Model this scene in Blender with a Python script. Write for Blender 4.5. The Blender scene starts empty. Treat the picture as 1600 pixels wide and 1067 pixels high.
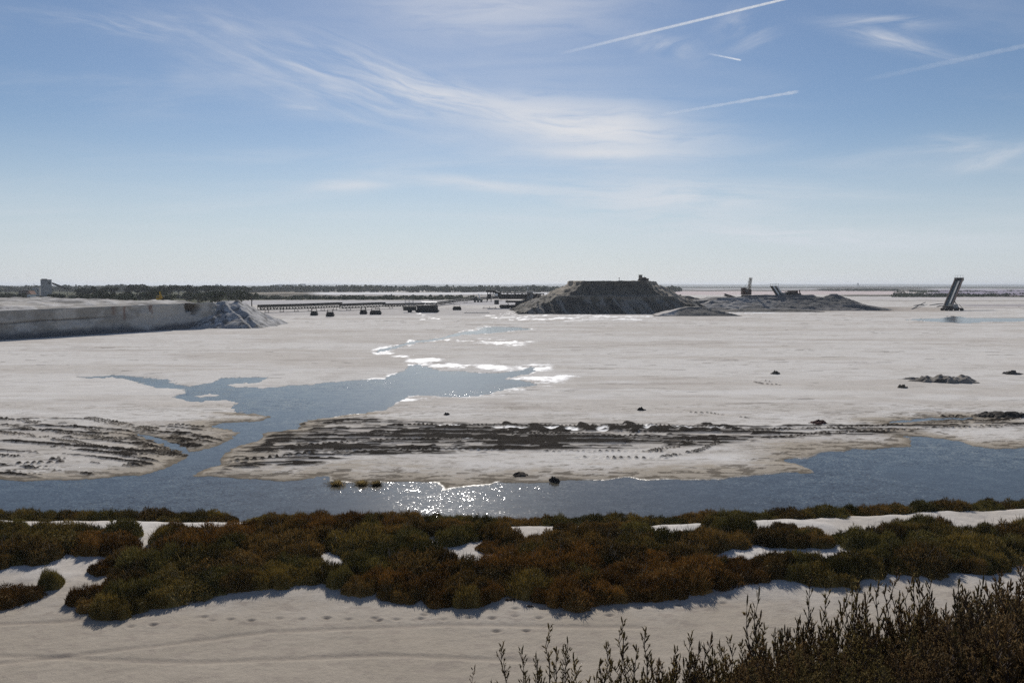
import bpy, math, random
import numpy as np
from mathutils import Vector, Matrix

# ------------------------------------------------------------------ camera, sky, sun
scene = bpy.context.scene
col = scene.collection
F, CU, CV, HZ, CH = 1244.0, 800.0, 533.5, 445.0, 10.0        # focal length, centre and horizon row in photo pixels, eye height
PITCH = math.atan((CV - HZ) / F)
cam_d = bpy.data.cameras.new('camera')
cam = bpy.data.objects.new('camera', cam_d); col.objects.link(cam)
cam.location = (0, 0, CH)
cam.rotation_euler = (math.pi / 2 - PITCH, 0, 0)
cam_d.sensor_width = 36.0; cam_d.lens = 36.0 * F / 1600.0
cam_d.clip_start = 0.1; cam_d.clip_end = 90000
scene.camera = cam

SUN_EL, SUN_AZ = math.radians(30.5), math.radians(-5.0)          # azimuth from +Y towards +X
sun_dir = Vector((math.sin(SUN_AZ) * math.cos(SUN_EL), math.cos(SUN_AZ) * math.cos(SUN_EL), math.sin(SUN_EL)))
sd = bpy.data.lights.new('sun', 'SUN'); sd.energy = 3.9; sd.angle = math.radians(0.53); sd.color = (1.0, 0.95, 0.88)
sun = bpy.data.objects.new('sun', sd); col.objects.link(sun)
sun.rotation_euler = sun_dir.to_track_quat('Z', 'Y').to_euler()
sun.location = (0, 0, 60)

scene.view_settings.view_transform = 'Standard'; scene.view_settings.look = 'None'
scene.view_settings.exposure = 0.0; scene.view_settings.gamma = 1.0
scene.view_settings.use_curve_mapping = False
scene.cycles.use_denoising = False
scene.cycles.max_bounces = 6; scene.cycles.transparent_max_bounces = 12
scene.cycles.volume_bounces = 0

def pix_dir(u, v):
    x, y = (u - CU) / F, (CV - v) / F
    c, s = math.cos(PITCH), math.sin(PITCH)
    return Vector((x, c + y * s, -s + y * c))
def px(u, v, z=0.0):                  # where the ray of a photo pixel meets the level z
    d = pix_dir(u, v); t = (z - CH) / d.z
    return Vector((d.x * t, d.y * t, z))
def at(u, v, Y):                      # the same ray at depth Y
    d = pix_dir(u, v); t = Y / d.y
    return Vector((d.x * t, Y, CH + d.z * t))

class NT:                             # small helper to write node trees
    def __init__(s, tree): s.t = tree; s.n = tree.nodes; s.l = tree.links
    def new(s, typ, **kw):
        n = s.n.new(typ)
        for k, v in kw.items(): setattr(n, k, v)
        return n
    def link(s, a, b): s.l.new(a, b)
    def val(s, inp, v):
        if isinstance(v, bpy.types.NodeSocket): s.l.new(v, inp)
        else: inp.default_value = v
    def m(s, op, a, b=None, c=None, clamp=False):
        n = s.n.new('ShaderNodeMath'); n.operation = op; n.use_clamp = clamp
        s.val(n.inputs[0], a)
        if b is not None: s.val(n.inputs[1], b)
        if c is not None: s.val(n.inputs[2], c)
        return n.outputs[0]
    def vm(s, op, a, b=None):
        n = s.n.new('ShaderNodeVectorMath'); n.operation = op
        s.val(n.inputs[0], a)
        if b is not None: s.val(n.inputs[1], b)
        return n.outputs['Value'] if op in ('DOT_PRODUCT', 'LENGTH') else n.outputs[0]
    def comb(s, x, y, z):
        n = s.n.new('ShaderNodeCombineXYZ'); s.val(n.inputs[0], x); s.val(n.inputs[1], y); s.val(n.inputs[2], z); return n.outputs[0]
    def noise(s, vec, scale, detail=3, rough=0.55, dist=0.0, color=False):
        n = s.n.new('ShaderNodeTexNoise'); s.val(n.inputs['Vector'], vec)
        n.inputs['Scale'].default_value = scale; n.inputs['Detail'].default_value = detail
        n.inputs['Roughness'].default_value = rough; n.inputs['Distortion'].default_value = dist
        return n.outputs['Color'] if color else n.outputs['Fac']
    def ramp(s, f, a, b):             # smoothstep
        n = s.n.new('ShaderNodeMapRange'); n.interpolation_type = 'SMOOTHSTEP'
        s.val(n.inputs[0], f); n.inputs[1].default_value = a; n.inputs[2].default_value = b
        return n.outputs[0]
    def mix(s, f, a, b, blend='MIX'):
        n = s.n.new('ShaderNodeMix'); n.data_type = 'RGBA'; n.blend_type = blend
        s.val(n.inputs[0], f); s.val(n.inputs[6], a); s.val(n.inputs[7], b)
        return n.outputs[2]

# world: clear sky with thin cirrus, all laid out by direction
world = bpy.data.worlds.new('World'); scene.world = world; world.use_nodes = True
W = NT(world.node_tree); W.n.clear()
sky = W.new('ShaderNodeTexSky', sky_type='NISHITA')
sky.sun_disc = False; sky.sun_elevation = SUN_EL; sky.sun_rotation = SUN_AZ
sky.air_density = 1.0; sky.dust_density = 0.15; sky.ozone_density = 2.0; sky.altitude = 0
tc = W.new('ShaderNodeTexCoord')
sp = W.new('ShaderNodeSeparateXYZ'); W.link(tc.outputs['Generated'], sp.inputs[0])
dx, dy, dz = sp.outputs
az = W.m('ARCTAN2', dx, dy)
el = W.m('ARCSINE', dz)
warp = W.noise(W.comb(W.m('MULTIPLY', az, 6.0), W.m('MULTIPLY', el, 12.0), 0.0), 1.0, 3, 0.5, 0, True)
wsp = W.new('ShaderNodeSeparateXYZ'); W.link(warp, wsp.inputs[0])
azw = W.m('ADD', az, W.m('MULTIPLY', W.m('SUBTRACT', wsp.outputs[0], 0.5), 0.05))
elw = W.m('ADD', el, W.m('MULTIPLY', W.m('SUBTRACT', wsp.outputs[1], 0.5), 0.035))
def ang(u, v):
    d = pix_dir(u, v).normalized()
    return math.atan2(d.x, d.y), math.asin(d.z)
def streaks(slope, seed, along=9.0, across=75.0):
    c, q = math.cos(slope), math.sin(slope)
    s_ = W.m('ADD', W.m('MULTIPLY', azw, c), W.m('MULTIPLY', elw, q)); t_ = W.m('SUBTRACT', W.m('MULTIPLY', elw, c), W.m('MULTIPLY', azw, q))
    return W.noise(W.comb(W.m('MULTIPLY', s_, along), W.m('MULTIPLY', t_, across), seed), 1.0, 5, 0.62, 0.5)
NOI = [streaks(0.0, 1.0), streaks(-0.28, 5.0), streaks(0.25, 8.0, 14.0, 40.0)]      # level, falling and rising streaks
def wisp(u0, v0, u1, v1, halfw, k=0, lo=0.38, hi=0.72):
    """one elongated wisp of cirrus or sun glare from (u0,v0) to (u1,v1)"""
    a0, e0 = ang(u0, v0); a1, e1 = ang(u1, v1)
    ca, ce = (a0 + a1) / 2, (e0 + e1) / 2
    L = math.hypot(a1 - a0, e1 - e0) / 2; ux, uy = (a1 - a0) / (2 * L), (e1 - e0) / (2 * L)
    rel = W.comb(W.m('SUBTRACT', azw, ca), W.m('SUBTRACT', elw, ce), 0.0)
    hw = halfw / F
    s_ = W.vm('DOT_PRODUCT', rel, (ux / L, uy / L, 0.0)); t_ = W.vm('DOT_PRODUCT', rel, (-uy / hw, ux / hw, 0.0))
    q = W.m('MULTIPLY_ADD', s_, s_, W.m('MULTIPLY', t_, t_))
    return W.m('MULTIPLY', W.m('EXPONENT', W.m('MULTIPLY', q, -1.3)), W.ramp(NOI[k], lo, hi))
wisps = [
    (wisp(300, 45, 800, 195, 52, 1, .30, .85), 0.55),
    (wisp(540, 90, 860, 205, 26, 1, .25, .62), 0.60),
    (wisp(720, 170, 1120, 220, 50, 0, .05, .62), 0.92),
    (wisp(815, 238, 1060, 237, 8, 0, .1, .5), 0.65),
    (wisp(60, 36, 420, 36, 17), 0.36),
    (wisp(430, 160, 540, 176, 10, 0, .3), 0.36),
    (wisp(470, 300, 610, 291, 9, 0, .1, .5), 0.62),
    (wisp(620, 278, 900, 296, 11, 0, .15, .55), 0.60),
    (wisp(840, 306, 1250, 318, 34, 0, .25, .62), 0.70),
    (wisp(960, 358, 1560, 372, 18, 0, .25, .62), 0.70),
    (wisp(980, 62, 1110, 78, 16, 2, .25), 0.55),
    (wisp(1130, 35, 1210, 60, 26, 2), 0.45),
    (wisp(1300, 40, 1480, 84, 13, 1, .25), 0.55),
    (wisp(1280, 30, 1470, 32, 11), 0.45),
    (wisp(1460, 270, 1640, 228, 13, 2, .25), 0.45),
    (wisp(1420, 228, 1560, 232, 12), 0.34),
    (wisp(40, 345, 520, 362, 12), 0.26),
    (wisp(560, 0, 1000, 6, 60, 0, .0, .7), 0.50),  # sun-glare veil at the top, painted in as a broad wisp
]
cl = None
for wn, amp in wisps:
    a = W.m('MULTIPLY', wn, amp)
    cl = a if cl is None else W.m('SUBTRACT', 1.0, W.m('MULTIPLY', W.m('SUBTRACT', 1.0, cl), W.m('SUBTRACT', 1.0, a)))
# thin veil over the whole dome, on a plane overhead
den = W.m('ADD', W.m('MAXIMUM', dz, 0.0), 0.09)
pl = W.comb(W.m('MULTIPLY', W.m('DIVIDE', dx, den), 0.5), W.m('MULTIPLY', W.m('DIVIDE', dy, den), 1.1), 3.0)
veil = W.m('MULTIPLY', W.ramp(W.noise(pl, 1.0, 6, 0.6, 0.6), 0.44, 0.85), 0.30)
cl = W.m('SUBTRACT', 1.0, W.m('MULTIPLY', W.m('SUBTRACT', 1.0, cl), W.m('SUBTRACT', 1.0, veil)))
low = W.m('MULTIPLY', W.m('SUBTRACT', 1.0, W.ramp(el, 0.0, 0.20)), 0.72)    # pale air low over the sea
SKY = 0.06
world.cycles.sampling_method = 'MANUAL'; world.cycles.sample_map_resolution = 512
skyc = W.mix(1.0, sky.outputs[0], (.93, .98, 1.09, 1), 'MULTIPLY')
bright = W.mix(cl, skyc, (12.6, 12.6, 12.9, 1))
bright = W.mix(low, bright, (9.8, 10.9, 12.4, 1))
bg = W.new('ShaderNodeBackground'); bg.inputs[1].default_value = SKY
W.link(bright, bg.inputs[0])
wo = W.new('ShaderNodeOutputWorld'); W.link(bg.outputs[0], wo.inputs[0])

# ------------------------------------------------------------------ helpers
R = random.Random(11)
def H2(ix, iy, seed):
    n = (ix.astype(np.int64) * 374761393 + iy.astype(np.int64) * 668265263 + int(seed) * 1442695041) & 0xffffffff
    n = ((n ^ (n >> 13)) * 1274126177) & 0xffffffff
    n = n ^ (n >> 16)
    return (n & 0xffff) / 65535.0
def vn(x, y, seed=0):                 # value noise 0..1
    x = np.asarray(x, float); y = np.asarray(y, float)
    ix, iy = np.floor(x), np.floor(y); fx, fy = x - ix, y - iy
    fx = fx * fx * (3 - 2 * fx); fy = fy * fy * (3 - 2 * fy)
    a, b, c, d = H2(ix, iy, seed), H2(ix + 1, iy, seed), H2(ix, iy + 1, seed), H2(ix + 1, iy + 1, seed)
    return (a + (b - a) * fx) * (1 - fy) + (c + (d - c) * fx) * fy
def fbm(x, y, oct=4, seed=0, gain=0.5):
    s = 0; a = 1; t = 0
    for o in range(oct):
        s = s + a * vn(np.asarray(x) * 2 ** o + 17.3 * o, np.asarray(y) * 2 ** o - 9.1 * o, seed + o); t += a; a *= gain
    return s / t
def ss(x, a, b):
    t = np.clip((x - a) / (b - a), 0, 1); return t * t * (3 - 2 * t)
def poly_sd(X, Y, P):                 # signed distance, positive inside
    P = np.asarray(P, float); d2 = np.full(X.shape, 1e18); ins = np.zeros(X.shape, bool)
    n = len(P)
    for i in range(n):
        ax, ay = P[i]; bx, by = P[(i + 1) % n]
        ex, ey = bx - ax, by - ay
        t = np.clip(((X - ax) * ex + (Y - ay) * ey) / (ex * ex + ey * ey + 1e-12), 0, 1)
        d2 = np.minimum(d2, (X - ax - t * ex) ** 2 + (Y - ay - t * ey) ** 2)
        if ay != by:
            c = ((ay > Y) != (by > Y)) & (X < (bx - ax) * (Y - ay) / (by - ay) + ax)
            ins ^= c
    return np.where(ins, 1, -1) * np.sqrt(d2)
def line_d(X, Y, P):                  # distance and run along a polyline
    best = np.full(X.shape, 1e9); run = np.zeros(X.shape); acc = 0
    for (ax, ay), (bx, by) in zip(P[:-1], P[1:]):
        ex, ey = bx - ax, by - ay; L = math.hypot(ex, ey)
        t = np.clip(((X - ax) * ex + (Y - ay) * ey) / (L * L), 0, 1)
        d = np.hypot(X - ax - t * ex, Y - ay - t * ey)
        k = d < best; best = np.where(k, d, best); run = np.where(k, acc + t * L, run); acc += L
    return best, run

def tag(o, label=None, cat=None, group=None, kind=None):
    if label: o['label'] = label
    if cat: o['category'] = cat
    if group: o['group'] = group
    if kind: o['kind'] = kind
    return o
def empty(name, loc=(0, 0, 0), rz=0.0):
    o = bpy.data.objects.new(name, None); col.objects.link(o)
    o.location = loc; o.rotation_euler = (0, 0, rz); o.empty_display_size = 0.2
    return o
def mesh_obj(name, V, Fc, mat, parent=None, smooth=False, cols=None, loc=None):
    me = bpy.data.meshes.new(name)
    me.from_pydata([tuple(p) for p in V], [], [tuple(f) for f in Fc])
    if mat: me.materials.append(mat)
    if smooth: me.polygons.foreach_set('use_smooth', [True] * len(me.polygons))
    if cols is not None:
        a = me.color_attributes.new('tint', 'FLOAT_COLOR', 'POINT')
        a.data.foreach_set('color', np.asarray(cols, np.float32).ravel())
    me.update()
    o = bpy.data.objects.new(name, me); col.objects.link(o)
    if parent: o.parent = parent
    if loc: o.location = loc
    return o
def grid_obj(name, X, Y, Z, mat, cols=None, smooth=True, parent=None, keep=None):
    nr, nc = X.shape
    me = bpy.data.meshes.new(name)
    V = np.stack([X, Y, Z], -1).reshape(-1, 3).astype(np.float32)
    i = np.arange(nr * nc).reshape(nr, nc)
    Q = np.stack([i[:-1, :-1], i[:-1, 1:], i[1:, 1:], i[1:, :-1]], -1).reshape(-1, 4)
    if keep is not None: Q = Q[keep.reshape(-1)]
    me.vertices.add(len(V)); me.vertices.foreach_set('co', V.ravel())
    me.loops.add(Q.size); me.loops.foreach_set('vertex_index', Q.ravel().astype(np.int32))
    me.polygons.add(len(Q)); me.polygons.foreach_set('loop_start', np.arange(0, Q.size, 4, dtype=np.int32))
    if cols is not None:
        a = me.color_attributes.new('tint', 'FLOAT_COLOR', 'POINT')
        c = np.ones((len(V), 4), np.float32); c[:, :cols.shape[-1]] = cols.reshape(-1, cols.shape[-1])
        a.data.foreach_set('color', c.ravel())
    me.materials.append(mat)
    me.update(calc_edges=True); me.validate()
    me.polygons.foreach_set('use_smooth', np.full(len(me.polygons), smooth))
    o = bpy.data.objects.new(name, me); col.objects.link(o)
    if parent: o.parent = parent
    return o

class MB:                             # collects simple solids, builds one mesh
    def __init__(s): s.v = []; s.f = []
    def box(s, c, size, rz=0.0, ry=0.0, taper=1.0):
        M = Matrix.Translation(c) @ Matrix.Rotation(rz, 4, 'Z') @ Matrix.Rotation(ry, 4, 'Y')
        b = len(s.v); x, y, z = [k / 2 for k in size]
        for k in (-1, 1):
            f = taper if k > 0 else 1.0
            for (i, j) in ((-1, -1), (1, -1), (1, 1), (-1, 1)): s.v.append(M @ Vector((i * x * f, j * y * f, k * z)))
        s.f += [(b, b + 3, b + 2, b + 1), (b + 4, b + 5, b + 6, b + 7)] + [(b + i, b + (i + 1) % 4, b + 4 + (i + 1) % 4, b + 4 + i) for i in range(4)]
        return s
    def tube(s, p, q, r0, r1=None, n=6, cap=True):
        p, q = Vector(p), Vector(q); r1 = r0 if r1 is None else r1
        d = (q - p).normalized(); a = d.orthogonal().normalized(); c = d.cross(a)
        b = len(s.v)
        for (o, r) in ((p, r0), (q, r1)):
            for i in range(n):
                t = 2 * math.pi * i / n; s.v.append(o + r * (math.cos(t) * a + math.sin(t) * c))
        s.f += [(b + i, b + (i + 1) % n, b + n + (i + 1) % n, b + n + i) for i in range(n)]
        if cap: s.f += [tuple(b + n - 1 - i for i in range(n)), tuple(b + n + i for i in range(n))]
        return s
    def bar(s, p, q, w, h=None):
        return s.tube(p, q, w * 0.7, None, 4)
    def prism(s, pts, y0, y1):         # outline in XZ extruded along Y
        b = len(s.v); n = len(pts)
        for y in (y0, y1):
            for (x, z) in pts: s.v.append(Vector((x, y, z)))
        s.f += [tuple(b + i for i in range(n)), tuple(b + 2 * n - 1 - i for i in range(n))]
        s.f += [(b + i, b + n + i, b + n + (i + 1) % n, b + (i + 1) % n) for i in range(n)]
        return s
    def build(s, name, mat, parent=None, smooth=False): return mesh_obj(name, s.v, s.f, mat, parent, smooth)
def copy_tree(o, parent=None):
    c = o.copy(); col.objects.link(c)
    if parent: c.parent = parent
    for ch in list(o.children): copy_tree(ch, c)
    return c

def bsdf_mat(name):
    m = bpy.data.materials.new(name); m.use_nodes = True
    T = NT(m.node_tree); b = T.n['Principled BSDF']
    return m, T, b
def plain(name, c, rough=0.7, var=0.35, scale=2.0, metal=0.0, rust=None):
    m, T, b = bsdf_mat(name)
    tcn = T.new('ShaderNodeTexCoord')
    n = T.noise(tcn.outputs['Object'], scale, 5, 0.6)
    dark = tuple(k * (1 - var) for k in c) + (1,); light = tuple(min(1, k * (1 + var * .5)) for k in c) + (1,)
    cc = T.mix(T.ramp(n, 0.3, 0.7), dark, light)
    if rust:
        n2 = T.noise(tcn.outputs['Object'], scale * 2.3, 6, 0.7)
        cc = T.mix(T.ramp(n2, 0.5, 0.68), cc, rust + (1,))
    T.link(cc, b.inputs['Base Color']); b.inputs['Roughness'].default_value = rough; b.inputs['Metallic'].default_value = metal
    return m
def earth(name, scale=1.0, rough=0.95, bump=0.4, var=0.5):
    """colour from the mesh's own tint attribute, grain from noise"""
    m, T, b = bsdf_mat(name)
    at_ = T.new('ShaderNodeAttribute', attribute_name='tint')
    g = T.new('ShaderNodeNewGeometry')
    n = T.noise(g.outputs['Position'], 1.7 * scale, 8, 0.68)
    n2 = T.noise(g.outputs['Position'], 0.35 * scale, 4, 0.6)
    k = T.m('ADD', T.m('MULTIPLY', n, var * 1.4), T.m('MULTIPLY', n2, var * 0.6))
    k = T.m('ADD', k, 1 - var)
    cc = T.mix(1.0, at_.outputs['Color'], T.comb(k, k, k), 'MULTIPLY')
    T.link(cc, b.inputs['Base Color']); b.inputs['Roughness'].default_value = rough
    b.inputs['Specular IOR Level'].default_value = 0.2
    bp = T.new('ShaderNodeBump'); bp.inputs['Strength'].default_value = bump; bp.inputs['Distance'].default_value = 0.3 / scale
    T.link(n, bp.inputs['Height']); T.link(bp.outputs[0], b.inputs['Normal'])
    return m

# ------------------------------------------------------------------ ground
# outlines of the water, read off the photograph on level ground
channel = [(-700, 752), (0, 751), (101, 752), (202, 744), (250, 732), (270, 722), (287, 709), (262, 697), (232, 685), (204, 676),
 (238, 680), (264, 690), (296, 704), (321, 700), (337, 697), (358, 692), (371, 685), (381, 676), (371, 671), (331, 666), (348, 661),
 (398, 658), (432, 650), (388, 646), (371, 636), (381, 629), (364, 624), (324, 626), (287, 624), (263, 619), (287, 612), (280, 607),
 (246, 604), (229, 600), (209, 595), (162, 591), (118, 589), (216, 588), (263, 592), (270, 600), (297, 602), (337, 597), (354, 590),
 (422, 589), (405, 595), (361, 602), (405, 606.5), (456, 602), (500, 600), (540, 598), (598, 593), (635, 578.5), (645, 570), (659, 572),
 (679, 577), (716, 579.6), (770, 582), (804, 580), (824, 573), (837, 580), (817, 585), (780, 592), (804, 595.4), (837, 602), (831, 604.5),
 (787, 607), (756, 614), (716, 620), (675, 617), (642, 619), (628, 627), (601, 641), (561, 648), (520, 654), (486, 656), (476, 661),
 (472, 670), (439, 673), (408, 676), (398, 685), (371, 702), (351, 719), (351, 725), (324, 732), (300, 740), (321, 743), (358, 745),
 (405, 749), (456, 751), (483, 749), (503, 744), (516, 745), (520, 755), (560, 757), (594, 759), (603, 753), (675, 753), (687, 764), (737, 758), (769, 753),
 (821, 757), (854, 754), (888, 751), (939, 752), (972, 747), (1006, 749), (1040, 751), (1067, 747.5), (1112, 750), (1150, 744), (1225, 741),
 (1281, 738), (1277, 734), (1229, 721), (1285, 712), (1292, 706), (1337, 702), (1424, 699), (1427, 691), (1420, 682), (1450, 684),
 (1487, 689), (1525, 699), (1600, 699.5), (2300, 700), (2300, 786), (1600, 790), (1400, 800), (1200, 810), (1000, 820), (800, 820),
 (600, 820), (400, 815), (200, 812), (0, 812), (-700, 815)]
pond = [(586, 551.5), (600, 545), (630, 538.5), (650, 532.5), (680, 527.5), (711, 520.5), (747, 513.6), (765, 510.7), (794, 511), (826, 515), (805, 516.5), (794, 517), (778, 518.5),
 (751, 520), (720, 523), (690, 528), (655, 534.5), (632, 541), (604, 548), (592, 553)]
far_pool = [(1405, 500), (1470, 497.5), (1490, 494), (1510, 497), (1560, 497.5), (1640, 497), (1800, 497), (1800, 500), (1600, 501), (1545, 503), (1500, 505), (1480, 504), (1440, 501)]
rut_pool = [(1385, 660), (1440, 656), (1530, 654), (1534, 656), (1470, 658.5), (1400, 661)]
islet = [(312, 617), (330, 614.5), (352, 616), (338, 619), (318, 619)]
gw = lambda P: [(p.x, p.y) for p in (px(u, v) for u, v in P)]

rows = [1180 - 4 * i for i in range(25)]                       # below the frame
v = 1080.0
while v > 449.0:
    rows.append(v)
    v -= 1.3 if v > 840 else (0.85 if v > 560 else (0.8 if v > 480 else 0.5))
rows += [448.4, 447.9, 447.4, 447.0, 446.6, 446.3, 446.0, 445.8, 445.65]
cols_ = list(np.linspace(-900, -40, 45)) + list(np.arange(-36, 1640, 2.0)) + list(np.linspace(1645, 2500, 45))
VV, UU = np.meshgrid(np.array(rows), np.array(cols_), indexing='ij')
c_, s_ = math.cos(PITCH), math.sin(PITCH)
yy = (CV - VV) / F; dzz = -s_ + yy * c_; dyy = c_ + yy * s_
T_ = -CH / dzz
GX, GY = (UU - CU) / F * T_, dyy * T_
# ragged outlines: the test point is shifted by noise that grows with distance
k = np.clip(GY / 45.0, 0.6, 4.0)
wx = (fbm(GX / 1.6 / k, GY / 1.6 / k, 5, 3, .6) - .5) * 1.7 * k + (vn(GX / .35, GY / .5, 9) - .5) * .4 * k
wy = (fbm(GX / 2.0 / k, GY / 1.1 / k, 5, 5, .6) - .5) * 1.9 * k + (vn(GX / .5, GY / .3, 19) - .5) * .3 * k
damp = np.where(GY < 36, .45, 1.0)
sx, sy = GX + wx * damp, GY + wy * damp * np.clip(GY / 60, .5, 1.6)
W_ = poly_sd(sx, sy, gw(channel))
W_ = np.minimum(W_, -poly_sd(sx, sy, gw(islet)))
for P in (pond, far_pool, rut_pool): W_ = np.maximum(W_, poly_sd(sx, sy, gw(P)))
land = -W_
kk = np.clip(GY / 50.0, .7, 4)
near = ss(GY, 36, 33)                                          # the near bank with the scrub
hum = fbm(GX / 2.2, GY / 2.2, 4, 31)
Z = np.where(land > 0, 0.012 + 0.10 * (1 - np.exp(-land / (1.6 * kk))) + 0.05 * (fbm(GX / 7, GY / 5, 4, 7) - .4) * ss(land, 0, 3 * kk),
             -0.30 * (1 - np.exp(land / (1.2 * kk))))
Z = np.where((land > 0), Z + near * (0.34 * ss(land, 0, 2.0) + 0.30 * (hum - .35) * ss(land, 0.5, 2.5) * ss(GY, 23.0, 25.0)), Z)
Z = np.where((land > 0) & (GY > 25), np.maximum(Z, 0.012), Z)
# colours of the ground itself
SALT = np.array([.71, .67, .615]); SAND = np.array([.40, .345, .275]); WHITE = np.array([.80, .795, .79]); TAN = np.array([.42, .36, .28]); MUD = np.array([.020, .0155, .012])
def lay(C, c, m): return C + (np.asarray(c) - C) * np.clip(m, 0, 1)[..., None]
C = np.ones(GX.shape + (3,)) * SALT
stre = fbm(GX / 30, GY / 6, 5, 41); stre2 = fbm(GX / 6 + GY / 40, GY / 1.5, 5, 43)
C = lay(C, [.55, .495, .43], ss(stre, .42, .64) * .6); C = lay(C, [.50, .455, .40], ss(fbm(GX / 2.5, GY / 1.6, 5, 45, .65), .52, .66) * .40 * ss(GY, 30, 40))
C = lay(C, [.74, .705, .66], ss(stre2, .55, .75) * .6)
C = lay(C, [.40, .345, .30], ss(fbm(GX / 9, GY / 2.2, 5, 47), .62, .76) * .35 * (GY > 50))
C = lay(C, [.17, .15, .13], ss(fbm(GX / 5, GY / 1.1, 5, 53, .6), .71, .78) * .6 * (GY > 60) * ss(fbm(GX / 60, GY / 30, 3, 59), .35, .6))
fade = ss(GY, 220, 120)
C = lay(C, [.55, .495, .43], near * .85)
C = lay(C, [.66, .62, .57], near * ss(hum, .40, .60) * .7)
C = lay(C, SAND, ss(GY + (hum - .5) * 3, 27.5, 21.5) * .92)
fg = fbm(GX / .9, GY / .35, 5, 63, .65)
C = lay(C, TAN, ss(land + (fg - .5) * 5 + (fbm(GX / 5, GY / 3, 4, 61) - .5) * 6, 3.4, .6) * (land > 0) * (GY > 34) * (GY < 62) * .85)
C = lay(C, [.26, .225, .18], ss(fg, .54, .68) * (land > 0) * (GY > 34) * (GY < 66) * .45)
C = lay(C, [.15, .125, .095], ss(fg + ss(land, 3, .2) * .16, .64, .72) * (land > 0) * ss(land, 5, 1) * (GY > 34) * (GY < 62) * .8)
C = lay(C, [.20, .165, .12], ss(land, .55, .05) * (land > 0) * (GY < 62) * .75)
C = lay(C, [.16, .15, .13], (land < 0) * .9)
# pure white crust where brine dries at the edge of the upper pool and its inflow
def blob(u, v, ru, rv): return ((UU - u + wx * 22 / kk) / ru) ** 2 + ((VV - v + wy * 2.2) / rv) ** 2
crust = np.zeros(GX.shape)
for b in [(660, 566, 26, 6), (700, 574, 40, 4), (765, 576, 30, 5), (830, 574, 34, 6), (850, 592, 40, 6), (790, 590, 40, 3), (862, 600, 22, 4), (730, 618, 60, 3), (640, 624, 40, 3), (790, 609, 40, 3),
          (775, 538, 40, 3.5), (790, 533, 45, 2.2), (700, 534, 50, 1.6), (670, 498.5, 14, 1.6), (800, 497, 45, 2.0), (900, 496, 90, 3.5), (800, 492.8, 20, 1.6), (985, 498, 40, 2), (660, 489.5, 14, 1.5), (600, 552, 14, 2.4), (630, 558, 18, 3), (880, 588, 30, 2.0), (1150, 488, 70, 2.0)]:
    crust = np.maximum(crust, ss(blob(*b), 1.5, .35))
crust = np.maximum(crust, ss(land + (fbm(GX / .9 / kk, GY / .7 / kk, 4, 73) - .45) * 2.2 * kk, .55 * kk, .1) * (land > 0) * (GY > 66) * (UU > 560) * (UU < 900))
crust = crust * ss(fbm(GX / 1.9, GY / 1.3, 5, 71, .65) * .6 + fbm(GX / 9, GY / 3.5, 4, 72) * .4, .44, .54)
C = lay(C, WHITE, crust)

# churned mud and tyre ruts
mud = np.zeros(GX.shape); rough = np.zeros(GX.shape)
def zone(P, feather, f):
    d = poly_sd(GX + wx * .7, GY + wy * .5, gw(P)); return ss(d, -feather * .3, feather) * f
zc = zone([(345, 730), (372, 702), (420, 676), (480, 658), (560, 654), (640, 658), (800, 662), (1000, 662), (1200, 666), (1270, 673), (1250, 690), (1120, 700), (1000, 706), (860, 710), (760, 712), (640, 716), (560, 722), (480, 734), (400, 740), (330, 741)], 2.0, 1)
zr = zone([(1150, 672), (1240, 664), (1420, 658), (1600, 644), (1800, 636), (1800, 664), (1500, 674), (1350, 686), (1240, 692), (1150, 692)], 1.6, .8)
zl = zone([(-200, 648), (140, 655), (230, 664), (330, 668), (384, 675), (362, 690), (318, 700), (268, 720), (200, 742), (120, 748), (-200, 750)], 1.5, 1)
rid = lambda x, y, sd_: 1 - np.abs(2 * fbm(x, y, 4, sd_) - 1)
n_c = fbm(GX / 6.0, (GY + .03 * GX) / .55, 5, 81, .60) * .8 + .2 * fbm(GX / 3.0, GY / .22, 3, 82)
n_l = fbm((GX * .96 - GY * .28) / 9.0, (GY * .96 + .29 * GX + .012 * (GX + 27) ** 2) / .50, 5, 83, .55)
brk = fbm(GX / .8, GY / .8, 3, 87)
cen = np.exp(-((VV - (702 - .018 * (UU - 350))) / 13) ** 2) * ss(UU, 340, 420) * ss(UU, 1130, 900)
cen2 = np.exp(-((VV - 672) / 7) ** 2) * ss(UU, 560, 700) * ss(UU, 1290, 1230) * .9
mud = np.maximum(mud, zc * ss(n_c * .85 + brk * .15 + .075 * cen + .065 * cen2 - .05 * ss(fbm(GX / 14, GY / .7, 3, 88), .45, .62), .525, .57))
mud = np.maximum(mud, zr * ss(n_c * .85 + brk * .15, .515, .575))
mud = np.maximum(mud, zl * ss(n_l * .85 + brk * .15, .525, .59))
rough = np.maximum(np.maximum(zc, zr), zl * .8)
fine = fbm(GX / 6.0, (GY + .025 * GX) / .20, 4, 84, .55)
mud = np.maximum(mud, np.maximum(zc, zr) * ss(fine, .57, .63) * .9)
def track(P, w, s, tread=0.34, dark=.9, seed=0):
    global mud, Z
    d, run = line_d(GX + wx * .12, GY + wy * .12, gw(P))
    bands = ss(d, w, w * .55)
    lug = .5 + .5 * np.sin(run * 2 * math.pi / tread + 2.5 * fbm(run / 1.1, d * 0, 2, seed + 7)) + .5 * (fbm(GX / .5, GY / .4, 3, seed + 3) - .5)
    br = ss(fbm(run / 2.5, d * 0 + seed, 3, 90 + seed), .30, .52)
    mud = np.maximum(mud, bands * br * dark * ss(lug, .2, .75) * ss(fbm(GX / 1.2, GY / .6, 3, 95), .28, .5))
    Z = Z + bands * (lug - .55) * .07 * s
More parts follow.
